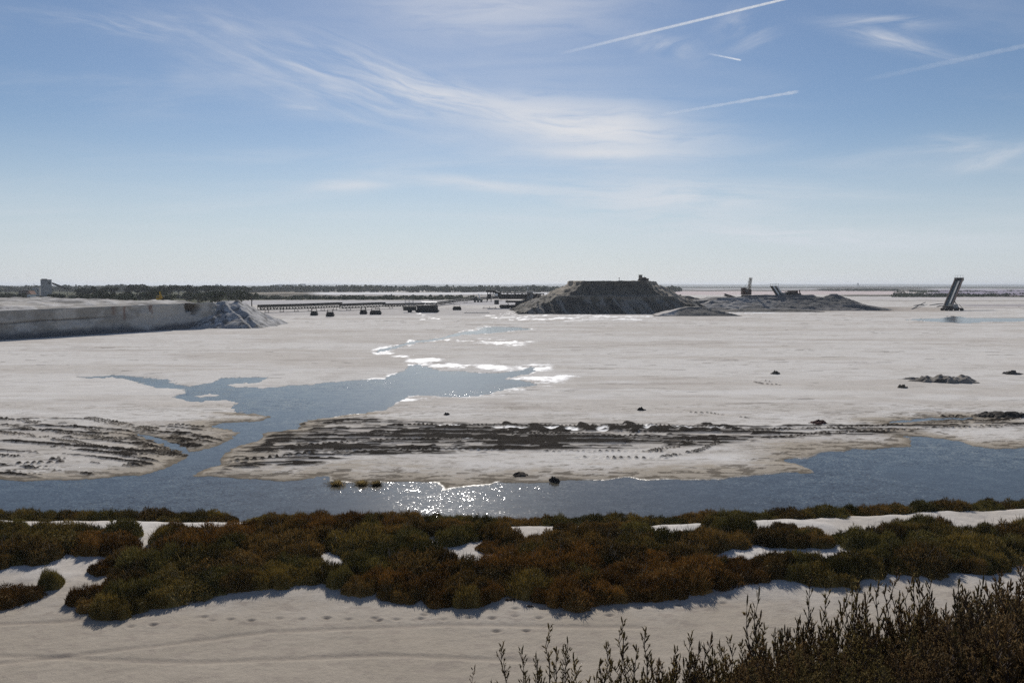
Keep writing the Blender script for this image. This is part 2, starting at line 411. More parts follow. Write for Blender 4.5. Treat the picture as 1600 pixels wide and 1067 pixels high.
for i, (P, w) in enumerate([
    ([(0, 656), (27, 659), (60, 662)], .28), ([(44, 663), (101, 668), (169, 678), (214, 684)], .34), ([(0, 666), (67, 676), (135, 683), (202, 692), (262, 704)], .42),
    ([(0, 678), (67, 686.5), (135, 697), (209, 710)], .40), ([(0, 715), (47, 717)], .28), ([(0, 728), (94, 725)], .26), ([(34, 733), (94, 732)], .26),
    ([(142, 656), (189, 665), (236, 672), (304, 697)], .60), ([(150, 660), (210, 664), (300, 667), (372, 673)], .38), ([(216, 694), (288, 712)], .6), ([(290, 690), (370, 680)], .5),
    ([(1037, 716), (1086, 708), (1120, 695), (1112, 684)], .30), ([(1000, 709), (1056, 702), (1079, 691), (1070, 683)], .30), ([(854, 708), (950, 707.5), (1040, 708)], .25), ([(902, 717), (980, 718), (1040, 718)], .25),
    ([(560, 680), (700, 678), (850, 681), (1040, 677)], .34), ([(460, 700), (600, 690), (800, 688), (1000, 684)], .34), ([(360, 722), (480, 712), (640, 706), (820, 704)], .38), ([(640, 666), (860, 668), (1000, 667), (1160, 670)], .36),
    ([(1160, 676), (1260, 672), (1360, 668), (1600, 656)], .36), ([(1200, 688), (1300, 678), (1440, 672), (1700, 662)], .34), ([(1480, 652), (1560, 649), (1720, 646)], .5), ([(1050, 645), (1110, 648), (1170, 656)], .2), ([(1165, 596), (1190, 601), (1218, 603)], .25), ([(1180, 594), (1210, 599)], .25)]):
    track(P, w, 1.0, [.30, .36, .42][i % 3], .95 if i not in (13, 14) else .55, i)
# broad tread lugs pressed in a row beside the pools of the rut
for i, u in enumerate([795, 838, 868, 905, 945, 985, 1015, 1060, 1098, 1135]):
    p = px(u + (i * 29 % 13) - 6, 664 + (i * 7 % 5) * 1.5); q = px(u + 8 + (i * 17 % 14), 675 + i % 3)
    d, run = line_d(GX + wx * .2, GY + wy * .2, [(p.x, p.y), (q.x, q.y)])
    mud = np.maximum(mud, ss(d + (brk - .5) * .9, .42, .2) * .95); Z += ss(d + (brk - .5) * .6, .5, .1) * .08
pool = np.zeros(GX.shape)  # rut puddles: bright sky reflection painted white into the ground colour
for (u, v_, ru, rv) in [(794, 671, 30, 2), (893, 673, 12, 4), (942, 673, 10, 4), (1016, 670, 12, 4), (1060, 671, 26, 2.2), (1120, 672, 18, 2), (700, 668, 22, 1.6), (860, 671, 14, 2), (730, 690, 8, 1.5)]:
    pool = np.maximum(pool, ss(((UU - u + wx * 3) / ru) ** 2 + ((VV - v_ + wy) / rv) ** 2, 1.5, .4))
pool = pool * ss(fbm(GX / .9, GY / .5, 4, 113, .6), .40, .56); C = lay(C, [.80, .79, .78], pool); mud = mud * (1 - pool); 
mud *= ss(land, -.15, .12)
C = lay(C, [.36, .32, .27], rough * (1 - mud) * ss(stre2, .42, .62) * .4 * (1 - pool) * ss(land, 0, .3))
C = lay(C, MUD, ss(mud, .22, .55) * .98)
bumps = rid(GX / 1.3, GY / .5, 91)
Z = Z + np.where(land > .1, (mud * (.03 + .16 * bumps * brk) + rough * .04 * (n_c - .4)) * ss(land, .1, .6), 0)
# footprints along the sand and a few on the slope of the strip
for j, (u, v_) in enumerate([(332, 993), (361, 991), (393, 993), (437, 989.5), (472, 990.5), (511, 989), (545, 991), (586, 989.5), (592, 993), (620, 991.5), (658, 990), (693, 991.5), (732, 989), (769, 990), (805, 986.5), (842, 989),
        (878, 984), (915, 986), (952, 985), (902, 974), (966, 975), (998, 973), (1032, 973), (805, 974), (849, 974), (668, 980), (664, 984), (240, 1000), (205, 1003), (776, 1011), (823, 1010), (320, 987), (1060, 968), (1098, 971), (1130, 965)]):
    p = px(u, v_); d = np.hypot((GX - p.x) / .115, (GY - p.y) / .085)
    fs = .5 + .6 * ((j * 37) % 11) / 11; Z -= fs * (.05 * np.exp(-d ** 2) - .01 * np.exp(-((d - 1.6) / .5) ** 2)); C = lay(C, [.20, .165, .135], np.exp(-d ** 2) * .75 * fs)
# faint cart ruts and wind ripples on the sand strip
for P, a in (([(-100, 1003), (90, 995), (170, 988), (230, 985)], .5), ([(-100, 1075), (200, 1040), (420, 1012), (700, 1000), (1000, 1004)], .3), ([(0, 1050), (300, 1062), (600, 1050), (900, 1062)], .3)):
    d, _ = line_d(GX + wx * .2, GY, gw(P)); C = lay(C, [.30, .25, .205], ss(d, .16, .03) * a); Z -= ss(d, .2, .02) * .02
strip = ss(GY, 26, 23)
Z += strip * (.014 * (fbm(GX / .5, GY / .22, 4, 97) - .5) + .03 * (fbm(GX / 2.5, GY / 1.2, 3, 98) - .5))
C = lay(C, [.33, .28, .235], strip * ss(fbm(GX / .45, GY / .18, 4, 99), .60, .72) * .55)
# faint cracks and drag lines in the crust further out
for P, w, a in (([(560, 603), (700, 590), (900, 560), (1000, 548)], .5, .0), ([(860, 545), (1000, 540), (1140, 536)], .7, .5), ([(1100, 560), (1160, 566), (1240, 568)], .5, .4), ([(20, 548), (160, 546), (250, 540)], .5, .5), ([(230, 552), (330, 549)], .4, .5), ([(1290, 508), (1330, 509)], 1.0, .6), ([(1260, 491.5), (1310, 492.5)], 1.5, .8)):
    d, _ = line_d(GX + wx * .8, GY + wy * .8, gw(P)); C = lay(C, [.30, .26, .23], ss(d, w, w * .2) * a)

# far pans, dykes and flats by colour (too far to have relief of their own)
def band(u0, u1, v0, v1, c, f=1.0, soft=.45, uf=20):
    global C
    wob = (fbm(GX / (GY * .035), GY * 0 + v0, 3, 101) - .5) * 1.4
    m = ss(VV + wob, v0 - soft, v0 + soft) * ss(VV + wob, v1 + soft, v1 - soft) * ss(UU, u0 - uf, u0 + uf) * ss(UU, u1 + uf, u1 - uf) * f
    C = lay(C, c, m)
DK = [.075, .068, .052]; OLV = [.085, .085, .05]; PALE = [.62, .58, .55]; PINK = [.66, .56, .53]; PURP = [.34, .30, .36]
far = (VV < 474)
band(-900, 2500, 440, 452, [.16, .16, .14])
band(-900, 380, 452, 476, OLV)
band(360, 520, 452, 464, [.13, .115, .09]); band(360, 480, 457, 459, [.42, .37, .30], .7)
band(500, 900, 456.5, 463, [.36, .33, .30]); band(490, 870, 457.2, 460.6, [.80, .78, .76])  # bright reflection on the far water painted as a pale band
band(330, 745, 463.6, 469, OLV); band(745, 900, 463, 468, [.30, .27, .24])
band(330, 1000, 470, 477, [.50, .48, .48], .8)
band(1040, 2500, 451.2, 453.2, [.55, .53, .52]); band(1040, 1440, 453.2, 455, DK); band(1040, 1420, 455, 460.8, PINK)
band(1310, 1700, 461, 463.6, DK, .9); band(1340, 2500, 464, 468, PALE); band(1450, 2500, 452.8, 463, PURP); band(1280, 1450, 447.5, 453.5, DK, .8)
band(1430, 2500, 461.5, 464.6, [.12, .10, .085]); band(1340, 2500, 469.5, 471, [.28, .25, .22], .6); band(1380, 1480, 480, 487, [.40, .34, .28], .6)
band(1100, 1400, 480, 487, [.30, .26, .22], .75); band(400, 800, 482, 494, [.46, .43, .41], .5); band(1500, 2500, 475.5, 479, [.40, .37, .37], .8); band(1500, 2500, 480.5, 482, [.36, .31, .29], .6)

Z = np.where(GY > 400, np.maximum(Z, .02), Z)
wet = ss(land, .26, .02) * ss(UU, 470, 560) * ss(fbm(GX / 2.5, GY / 2.5, 3, 111), .36, .52) * (land > 0) * (GY > 34) * (GY < 62)
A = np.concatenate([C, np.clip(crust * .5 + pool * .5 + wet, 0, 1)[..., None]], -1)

m_ground, T, b = bsdf_mat('salt_and_mud')
a_ = T.new('ShaderNodeAttribute', attribute_name='tint'); g = T.new('ShaderNodeNewGeometry')
n1 = T.noise(g.outputs['Position'], 5.0, 8, 0.7); n2 = T.noise(g.outputs['Position'], 0.6, 5, 0.6); n3 = T.noise(g.outputs['Position'], 28.0, 4, 0.7)
kf = T.m('ADD', T.m('ADD', T.m('MULTIPLY', n1, .34), T.m('MULTIPLY', n2, .26)), T.m('MULTIPLY', n3, .16)); kf = T.m('ADD', kf, .62)
T.link(T.mix(1.0, a_.outputs['Color'], T.comb(kf, kf, kf), 'MULTIPLY'), b.inputs['Base Color'])
T.link(T.m('SUBTRACT', .95, T.m('MULTIPLY', a_.outputs['Alpha'], .70)), b.inputs['Roughness'])
T.link(T.m('MULTIPLY_ADD', a_.outputs['Alpha'], .40, .012), b.inputs['Specular IOR Level'])
bp = T.new('ShaderNodeBump'); bp.inputs['Strength'].default_value = .55; bp.inputs['Distance'].default_value = .05
T.link(T.m('ADD', n1, T.m('MULTIPLY', n3, .4)), bp.inputs['Height']); T.link(bp.outputs[0], b.inputs['Normal'])
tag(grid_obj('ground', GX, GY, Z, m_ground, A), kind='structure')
def gz(x, y):                          # ground height at a place (nearest grid point)
    d = math.hypot(1, 0); i = np.argmin(np.abs(GY[:, 0] - y)); j = np.argmin(np.abs(GX[i] - x)); return float(Z[i, j])

# water: one level sheet; ripples tilt its small facets
m_water, T, b = bsdf_mat('brine_water')
g = T.new('ShaderNodeNewGeometry')
sc1 = T.new('ShaderNodeMapping'); T.link(g.outputs['Position'], sc1.inputs[0]); sc1.inputs['Scale'].default_value = (1, 1.5, 1); sc1.inputs['Rotation'].default_value = (0, 0, .5)
nf = T.noise(sc1.outputs[0], 7.5, 3, .6, 0, True); nb = T.noise(sc1.outputs[0], 1.1, 2, .5, 0, True)
wind = T.ramp(T.noise(g.outputs['Position'], .10, 3, .55), .42, .62)
spk = T.ramp(T.noise(sc1.outputs[0], 8.0, 1, .5), .55, .63)
amp = T.m('ADD', T.m('MULTIPLY_ADD', wind, .12, .09), T.m('MULTIPLY', T.m('MULTIPLY', spk, T.m('MULTIPLY_ADD', wind, .62, .13)), 1.0))
t1 = T.vm('SUBTRACT', nf, (.5, .5, .5)); t2 = T.vm('SUBTRACT', nb, (.5, .5, .5))
tt = T.vm('ADD', t1, T.vm('MULTIPLY', t2, (.4, .4, .4)))
tt = T.vm('MULTIPLY', T.vm('MULTIPLY', tt, (1, 1, 0)), T.comb(amp, amp, amp))
nn = T.vm('NORMALIZE', T.vm('ADD', tt, (0, 0, 1)))
T.link(nn, b.inputs['Normal'])
b.inputs['Base Color'].default_value = (.050, .044, .030, 1); b.inputs['Roughness'].default_value = .14; b.inputs['IOR'].default_value = 1.333
wm = MB(); wm.v = [Vector((-420, 24, 0)), Vector((420, 24, 0)), Vector((420, 330, 0)), Vector((-420, 330, 0))]; wm.f = [(0, 1, 2, 3)]
tag(wm.build('water', m_water), kind='structure')

# the bank the viewer stands on
bx_, by_ = np.meshgrid(np.linspace(-70, 70, 200), np.linspace(-60, 18.6, 130))
def bank_z(x, y):
    x = np.asarray(x, float); y = np.asarray(y, float)
    z = 8.35 * (1 - np.clip((y - 1.9) / 15.6, 0, 1)) - .15
    z = z + .75 * np.exp(-((x - 7.5) / 3.6) ** 2 - ((y - 9) / 3.6) ** 2)
    return z + .16 * (fbm(x / 1.5, y / 1.5, 4, 131) - .5) * ss(y, 18, 12) * ss(y, 0, 3) - .25 * ss(y, 16.5, 18)
m_earth = earth('loose_earth')
bz = bank_z(bx_, by_)
bc = np.ones(bz.shape + (3,)) * np.array([.30, .25, .19]); bc = lay(bc, SAND, ss(by_, 15, 17.5)); bc = lay(bc, [.16, .13, .09], ss(fbm(bx_, by_, 4, 133), .45, .6) * .6)
tag(grid_obj('embankment', bx_, by_, bz, m_earth, bc), kind='structure')


# ------------------------------------------------------------------ heaps
def tiers(X, Y, T):
    """height of stacked flat-topped tiers; T = [(top outline (counter-clockwise), top height, slope of each side)]"""
    h = np.full(X.shape, -9.0)
    for P, zt, sl in T:
        drop = np.zeros(X.shape)
        for i in range(len(P)):
            (ax, ay), (bx, by) = P[i], P[(i + 1) % len(P)]
            L = math.hypot(bx - ax, by - ay)
            d = ((X - ax) * (by - ay) - (Y - ay) * (bx - ax)) / L          # outside positive
            drop = np.maximum(drop, np.maximum(d, 0) * sl[i])
        h = np.maximum(h, zt - drop)
    return h
def heap(name, x0, x1, y0, y1, n, T, colour, label, cat, seed, rough=.5, gully=0.0, group=None, tint=None, z0=0.0, mat=None, gdir=0.35):
    m_ = int(n * (y1 - y0) / (x1 - x0)) + 8
    X, Y = np.meshgrid(np.linspace(x0, x1, n), np.linspace(y0, y1, m_))
    wxx = (fbm(X / 4, Y / 4, 4, seed) - .5) * 3.0 * rough; wyy = (fbm(X / 4, Y / 4, 4, seed + 5) - .5) * 3.0 * rough
    h = tiers(X + wxx, Y + wyy, T)
    gx, gy = np.gradient(h, axis=1), np.gradient(h, axis=0)
    steep = ss(np.hypot(gx / ((x1 - x0) / n), gy / ((y1 - y0) / m_)), .1, .45)
    if gully: h = h - steep * gully * (1 - np.abs(2 * fbm((X + gdir * Y) / 1.8, Y / 14, 4, seed + 9, .6) - 1))
    h = h + rough * .7 * (fbm(X / 1.6, Y / 1.6, 4, seed + 3) - .5) * ss(h, 0, .8)
    h = h + .8 * rough * (fbm(X / 5, Y / 5, 3, seed + 13) - .5) * ss(h, 3, 8)
    h = np.maximum(h, -.4)
    C_ = np.ones(X.shape + (3,)) * np.array(colour)
    if tint: C_ = tint(C_, X, Y, h, steep)
    ok = (h[:-1, :-1] > -.3) | (h[1:, 1:] > -.3) | (h[1:, :-1] > -.3) | (h[:-1, 1:] > -.3)
    cx, cy = (x0 + x1) / 2, (y0 + y1) / 2
    o = grid_obj(name, X - cx, Y - cy, h, mat or m_earth, C_, True, None, ok)
    o.location = (cx, cy, z0); tag(o, label, cat, group)
    return o
def X_(u, Y): return (u - CU) * Y / F

def tint_main(C_, X, Y, h, st):
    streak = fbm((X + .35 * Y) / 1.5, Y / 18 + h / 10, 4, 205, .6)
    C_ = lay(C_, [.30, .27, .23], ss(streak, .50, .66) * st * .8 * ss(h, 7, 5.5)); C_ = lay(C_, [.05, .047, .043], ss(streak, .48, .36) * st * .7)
    C_ = lay(C_, [.36, .30, .225], ss((X - X_(909, 284)) * .9 + (Y - 284) * .3 + (11.3 - h) * 1.25 + (streak - .5) * 3, .6, -.8) * 0 + ss(X - 24.8 + (11.3 - h) * 1.55 + (streak - .5) * 3, .8, -.8) * ss(h, 5.6, 6.8) * .95)  # sunlight on the left flank painted in as tan
    C_ = lay(C_, [.34, .29, .225], ss(X - 47.5 - (11.3 - h) * 1.5 + (streak - .5) * 3, -.8, .8) * ss(h, 3.4, 5) * .85)  # grazing sunlight on the right flank painted in as tan
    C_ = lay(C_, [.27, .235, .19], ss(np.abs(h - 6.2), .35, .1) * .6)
    return C_
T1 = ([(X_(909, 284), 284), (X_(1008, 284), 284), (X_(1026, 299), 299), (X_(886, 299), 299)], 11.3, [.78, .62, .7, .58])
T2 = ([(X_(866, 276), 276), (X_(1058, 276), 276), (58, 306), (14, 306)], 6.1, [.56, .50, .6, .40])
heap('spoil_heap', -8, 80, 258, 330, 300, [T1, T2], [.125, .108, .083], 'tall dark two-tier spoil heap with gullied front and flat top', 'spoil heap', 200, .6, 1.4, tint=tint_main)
def tint_ramp(C_, X, Y, h, st):
    C_ = lay(C_, [.50, .46, .42], ss(X - .30 * (Y - 258), 55.0, 52.5) * ss(h, .1, .5)); return C_
heap('ramp_heap', 38, 80, 244, 276, 120, [([(56.5, 257), (61, 257), (61.5, 262), (57, 262)], 2.9, [.42, .22, .4, .25])], [.17, .155, .135],
     'low grey heap with a pale haul ramp at the foot of the tall dark heap', 'ramp', 210, .35, .3, tint=tint_ramp)
def tint_bank(C_, X, Y, h, st):
    C_ = lay(C_, [.36, .34, .32], ss(X, 112, 92) * ss(fbm(X / 5, Y / 2, 4, 222), .34, .6) * .9)
    C_ = lay(C_, [.30, .27, .25], ss(fbm(X / 12, Y / 3 + h, 4, 223), .56, .68) * .6); return C_
Tb = [([(X_(1120, 318), 318), (X_(1295, 318), 318), (X_(1285, 332), 332), (X_(1100, 332), 332)], 4.9, [.34, .22, .5, .30]),
      ([(X_(1180, 322), 322), (X_(1270, 322), 322), (X_(1270, 330), 330), (X_(1185, 330), 330)], 5.9, [.6, .3, .6, .12]),
      ([(X_(1296, 324), 324), (X_(1308, 324), 324), (X_(1308, 328), 328), (X_(1296, 328), 328)], 6.3, [.4, .4, .5, .4]),
      ([(X_(1290, 312), 312), (X_(1340, 310), 310), (X_(1345, 316), 316), (X_(1290, 318), 318)], 2.6, [.5, .22, .5, .3])]
heap('spoil_bank', 55, 165, 296, 352, 220, Tb, [.125, .12, .115], 'long low grey spoil bank carrying small machines, beyond the tall dark heap', 'spoil bank', 220, .6, .7, tint=tint_bank)
heap('spoil_bank', 74, 116, 286, 300, 110, [([(84, 291.5), (104, 291), (105, 294), (84, 294.5)], 1.1, [.3, .1, .4, .1])], [.16, .145, .125], 'flat strip of dark spoil lying before the long low grey bank', 'spoil bank', 226, .5, .2)
heap('spoil_bank', 58, 86, 330, 356, 80, [([(66, 338), (76, 338), (76, 346), (66, 346)], 5.2, [.4, .3, .5, .4])], [.10, .09, .08], 'dark spoil bank peeping out behind the right shoulder of the tall heap', 'spoil bank', 229, .5, .4)
# cut salt stockpile on the left: vertical face, rolling top
P0, P1 = Vector((-91.5, 143, 0)), Vector((-70, 186, 0))
d_ = (P1 - P0).normalized(); nrm = Vector((d_.y, -d_.x, 0))
NS, NT_, NR = 260, 34, 60
S = np.linspace(-70, (P1 - P0).length + 9, NS); Tt = np.linspace(0, 1, NT_); Rr = np.linspace(0, 1, NR) ** 1.5
sg, tg = np.meshgrid(S, Tt)
Lw = (P1 - P0).length
endf = ss(sg, Lw - 1, Lw + 9)
top = (5.35 + .55 * np.clip(sg / Lw, -.5, 1)) * (1 - .85 * endf)
zf = tg * top
out = 1.1 * (fbm(sg / 5, tg * 3, 4, 301) - .5) + .5 * (fbm(sg / 2.2, tg * .8, 4, 302) - .5) + .28 * (fbm(sg / 1.2, tg * 6, 4, 303) - .5) + (1 - tg) ** 3 * .8 + 1.4 * np.exp(-((sg - Lw + .6) / 2.2) ** 2) * (1 - .3 * tg) - endf * 2
crack = .56 + .08 * (fbm(sg / 6, sg * 0, 3, 305) - .5) + .004 * sg
ck = np.exp(-((tg - crack) / .022) ** 2) * ss(sg, 24, 18)
out = out - .35 * ck
cav = ss(((sg - (Lw - 5.6)) / 1.9) ** 2 + ((tg - .84) / .28) ** 2 + (fbm(sg / 1.2, tg * 4, 4, 307) - .5) * 2.4, 1.1, .3)
out = out - 1.6 * cav
CF = np.ones(sg.shape + (3,)) * np.array([.46, .435, .395])
CF = lay(CF, [.30, .28, .25], ss(fbm(sg / 4, tg * 2.5, 5, 309), .42, .62) * .9); CF = lay(CF, [.47, .45, .42], ss(fbm(sg / 1.5, tg * 5, 4, 312), .56, .7) * .7)
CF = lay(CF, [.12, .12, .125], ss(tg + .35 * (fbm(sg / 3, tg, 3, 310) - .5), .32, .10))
CF = lay(CF, [.10, .09, .085], ck * .9)
CF = lay(CF, [.085, .065, .05], cav)
for sc_, wd, ln in ((22.4, .30, .62), (24.6, .22, .42), (31.0, .16, .70), (31.6, .10, .6)):
    CF = lay(CF, [.17, .075, .045], np.exp(-((sg - sc_ + .2 * (fbm(tg * 5, sg * 0, 2, 311) - .5)) / wd) ** 2) * ss(tg, ln, ln + .12) * .8)
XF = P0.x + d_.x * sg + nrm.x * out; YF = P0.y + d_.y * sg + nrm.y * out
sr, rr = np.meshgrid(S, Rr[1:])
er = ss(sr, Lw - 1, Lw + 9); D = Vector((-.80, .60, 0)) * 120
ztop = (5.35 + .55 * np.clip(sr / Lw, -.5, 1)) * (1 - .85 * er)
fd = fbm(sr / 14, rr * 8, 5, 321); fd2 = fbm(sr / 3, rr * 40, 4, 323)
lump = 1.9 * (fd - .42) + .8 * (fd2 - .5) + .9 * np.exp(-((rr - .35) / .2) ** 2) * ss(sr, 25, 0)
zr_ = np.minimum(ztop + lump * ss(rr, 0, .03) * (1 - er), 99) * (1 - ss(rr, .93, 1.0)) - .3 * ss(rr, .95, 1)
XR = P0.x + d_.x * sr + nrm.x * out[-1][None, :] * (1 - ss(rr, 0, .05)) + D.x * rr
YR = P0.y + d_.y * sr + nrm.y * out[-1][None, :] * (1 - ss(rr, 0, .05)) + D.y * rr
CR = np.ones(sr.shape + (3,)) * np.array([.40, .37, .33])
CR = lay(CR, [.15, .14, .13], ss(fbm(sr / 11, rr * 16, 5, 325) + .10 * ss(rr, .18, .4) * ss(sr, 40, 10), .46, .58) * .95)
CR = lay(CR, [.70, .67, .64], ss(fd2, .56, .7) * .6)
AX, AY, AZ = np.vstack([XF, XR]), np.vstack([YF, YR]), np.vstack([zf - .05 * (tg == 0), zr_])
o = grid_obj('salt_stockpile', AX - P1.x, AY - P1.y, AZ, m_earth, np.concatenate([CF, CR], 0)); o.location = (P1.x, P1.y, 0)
tag(o, 'grey cut salt stockpile with a cracked vertical face and rust stains', 'salt heap')
def tint_rub(C_, X, Y, h, st):
    C_ = lay(C_, [.12, .115, .11], ss(fbm(X / 1.1, Y / 1.1, 4, 231, .6), .52, .62) * .85); C_ = lay(C_, [.62, .60, .58], ss(fbm(X / .8, Y / .8, 3, 233), .58, .7) * .7); return C_
c1 = px(352, 505); 
heap('rubble_heap', -80, -44, 172, 210, 170, [([(-70.5, 189.5), (-68.5, 189.5), (-68.5, 192), (-70.5, 192)], 6.0, [.55, .60, .5, .7]), ([(-67, 191), (-66, 191), (-66, 193), (-67, 193)], 6.15, [.56, .66, .5, .7]), ([(-66, 187), (-62.5, 186), (-62, 190), (-66, 192)], 2.4, [.5, .42, .5, .5])],
     [.36, .35, .34], 'slope of grey and white salt rubble spilling from the stockpile end', 'rubble heap', 230, .6, .3, tint=tint_rub)

def clod(name, u, v_, w, h, colour, label, cat, seed, group=None, depth=.7, fq=1.0):
    p = px(u, v_); n = 20 if w < 4 else 40
    r = w / 2
    X, Y = np.meshgrid(np.linspace(-1.15, 1.15, n * 2), np.linspace(-1.15, 1.15, n + 8))
    q = np.hypot(X, Y) + (fbm(X * 2.4 + seed, Y * 2.4, 4, seed) - .5) * 1.2; q = np.maximum(q, 0.02)
    hh = h * np.clip(1.05 - q ** 1.6, -.2, 1) * (.2 + 1.5 * fbm(X * 2.3 * fq, Y * 2.3, 3, seed + 1, .5) ** 1.2) - .04
    C_ = np.ones(X.shape + (3,)) * np.array(colour); C_ = lay(C_, np.array(colour) * .45, ss(fbm(X * 3, Y * 3, 3, seed + 2), .5, .6))
    o = grid_obj(name, X * r, Y * r * depth, hh, m_earth, C_); o.location = (p.x, p.y, max(0, gz(p.x, p.y))); tag(o, label, cat, group)
    return o
GR, BR, BK = [.30, .275, .25], [.20, .165, .125], [.075, .064, .052]
clod('dirt_pile', 1474, 597, 7.0, .62, [.27, .24, .205], 'long grey dirt pile with several humps alone on the salt flat', 'dirt pile', 401, depth=.6, fq=2.6)
clod('earth_clod', 1212, 586, 1.0, .42, BR, 'lone brown earth clod beyond the churned ruts on the salt flat', 'clod', 402)
clod('earth_clod', 1409, 608, 1.0, .32, BR, 'small earth clod lying just before the long grey dirt pile', 'clod', 403)
clod('dirt_pile', 1582, 586, 2.0, .45, [.15, .13, .11], 'small dark dirt pile beyond the end of the long grey pile', 'dirt pile', 404)
clod('mud_lump', 1002, 643, .7, .28, BK, 'isolated black mud lump behind the row of broad tread marks', 'mud lump', 405)
clod('mud_lump', 698, 650, .5, .22, BK, 'tiny black mud lump on clean salt behind the ruts', 'mud lump', 411)
clod('mud_heap', 1572, 652, 3.0, .32, BK, 'larger of two black mud heaps beside the thin rut pool', 'mud heap', 406)
clod('mud_heap', 1545, 651, 2.0, .25, BK, 'smaller of two black mud heaps beside the thin rut pool', 'mud heap', 407)
clod('mud_heap', 1278, 664, 1.4, .25, [.14, .07, .055], 'brown black mud heap at the edge of the churned ruts', 'mud heap', 408)
clod('mud_lump', 866, 752, .55, .24, BK, 'black mud lump standing in the water at the far bank', 'mud lump', 409, depth=1)
clod('mud_lump', 812, 744, 1.0, .16, [.11, .085, .06], 'flat brown mud lump on the far bank near the black one', 'mud lump', 410)
clod('driftwood_scrap', 519, 937, .34, .14, BR, 'brown scrap lying on the sand where two scrub clumps meet', 'driftwood', 412)
clod('driftwood_scrap', 797, 960, .40, .10, [.09, .07, .05], 'dark flat scrap on the sand just before the scrub edge', 'driftwood', 413)
clod('driftwood_scrap', 828, 971, .25, .08, [.09, .07, .05], 'small dark scrap among the footprints on the sand', 'driftwood', 414)

# ------------------------------------------------------------------ machines
M_dark = plain('dark_steel', (.035, .033, .03), .7, .5, 1.2, 0, (.07, .035, .02))
M_rust = plain('rusty_steel', (.10, .05, .035), .8, .5, 1.5, 0, (.05, .03, .025))
M_grey = plain('grey_paint', (.28, .29, .29), .6, .3, 1.0, 0, (.16, .12, .09))
M_white = plain('white_paint', (.78, .78, .76), .5, .15, 1.0)
M_belt = plain('rubber_belt', (.05, .05, .052), .8, .3, .6)
M_tyre = plain('tyre_rubber', (.02, .02, .02), .9, .3, 3)
M_yel = plain('yellow_paint', (.62, .36, .03), .55, .3, 1.5)
M_tan = plain('dusty_paint', (.34, .28, .20), .7, .4, 1.2, 0, (.15, .09, .05))
M_green = plain('dull_green_paint', (.10, .13, .11), .6, .4, 1.2, 0, (.12, .07, .04))
M_conc = plain('concrete', (.40, .38, .36), .9, .25, .4, 0, (.28, .22, .19))
M_glass = plain('window_glass', (.03, .04, .05), .1, .2, 1)
M_pale = plain('pale_render', (.55, .54, .52), .9, .2, .2)
M_roof = plain('tile_roof', (.30, .15, .10), .9, .3, .4)
M_belt_sunlit = plain('sunlit_belt', (.70, .66, .58), .35, .25, .8)  # pale colour paints in the light caught along the belt

def truss(A, B, w, h, n, rail=.09):
    """open lattice girder between two points; returns chord, lattice meshes"""
    A, B = Vector(A), Vector(B); d = (B - A).normalized(); sd_ = d.cross(Vector((0, 0, 1))).normalized(); up = sd_.cross(d)
    ch, la = MB(), MB()
    for i in (-1, 1):
        for k in (0, 1): ch.bar(A + sd_ * i * w / 2 + up * k * h, B + sd_ * i * w / 2 + up * k * h, rail * 1.5)
        for j in range(n):
            p, q = A.lerp(B, j / n) + sd_ * i * w / 2, A.lerp(B, (j + 1) / n) + sd_ * i * w / 2
            la.bar(p, p + up * h, rail); la.bar(p if j % 2 else p + up * h, q + up * h if j % 2 else q, rail * .8)
    for j in range(0, n + 1):
        p = A.lerp(B, j / n); la.bar(p - sd_ * w / 2, p + sd_ * w / 2, rail)
    return ch, la, sd_, up
def conveyor(A, B, label, group, w=1.5, h=1.3, n=12, legs=3, covered=False, foot=None):
    A, B = Vector(A), Vector(B); root = empty('conveyor', (A.x, A.y, 0)); o = root.location.copy()
    A, B = A - o, B - o
    ch, la, sd_, up = truss(A, B, w, h, n, .17)
    ch.build('chord_frame', M_dark, root); la.build('lattice', M_dark, root)
    d = (B - A).normalized(); bl = MB()
    c = [A + up * (h + .12) - sd_ * w * .45, A + up * (h + .12) + sd_ * w * .45, B + up * (h + .12) + sd_ * w * .45, B + up * (h + .12) - sd_ * w * .45]
    bl.v = c + [p + Vector((0, 0, .10)) for p in c]; bl.f = [(3, 2, 1, 0), (4, 5, 6, 7), (0, 1, 5, 4), (1, 2, 6, 5), (2, 3, 7, 6), (3, 0, 4, 7)]
    bl.build('belt', M_belt, root)
    for s_ in (-1, 1):
        sp3 = MB(); c = [A + up * h * .62 + sd_ * s_ * (w / 2 + .02), A + up * h * .62 + sd_ * s_ * (w / 2 + .08), B + up * h * .62 + sd_ * s_ * (w / 2 + .08), B + up * h * .62 + sd_ * s_ * (w / 2 + .02)]
        sp3.v = c + [p_ + up * (h * .38 + .28) for p_ in c]; sp3.f = list(bl.f); sp3.build('side_guard', M_dark, root)
    for i in range(legs):
        p = A.lerp(B, (i + .5) / legs); l = MB()
        for s_ in (-1, 1): l.bar(p + sd_ * s_ * w / 2, Vector((p.x, p.y, 0)) + sd_ * s_ * (w / 2 + .35), .14)
        l.bar(Vector((p.x, p.y, .25)) - sd_ * (w / 2 + .4), Vector((p.x, p.y, .25)) + sd_ * (w / 2 + .4), .12)
        l.build('leg', M_dark, root)
    if covered:
        for i in range(covered): 
            p = A.lerp(B, (i + .5) / covered); hd = MB().box(p + up * (h + .55), (B - A).length / covered * .8 * 0 + .9 and ((B - A).length / covered * .8, w * 1.05, .5), math.atan2(d.y, d.x))
            hd.build('hood', M_dark, root)
    tag(root, label, 'conveyor', group)
    return root
G = 'conveyor sections in line on the salt flat'
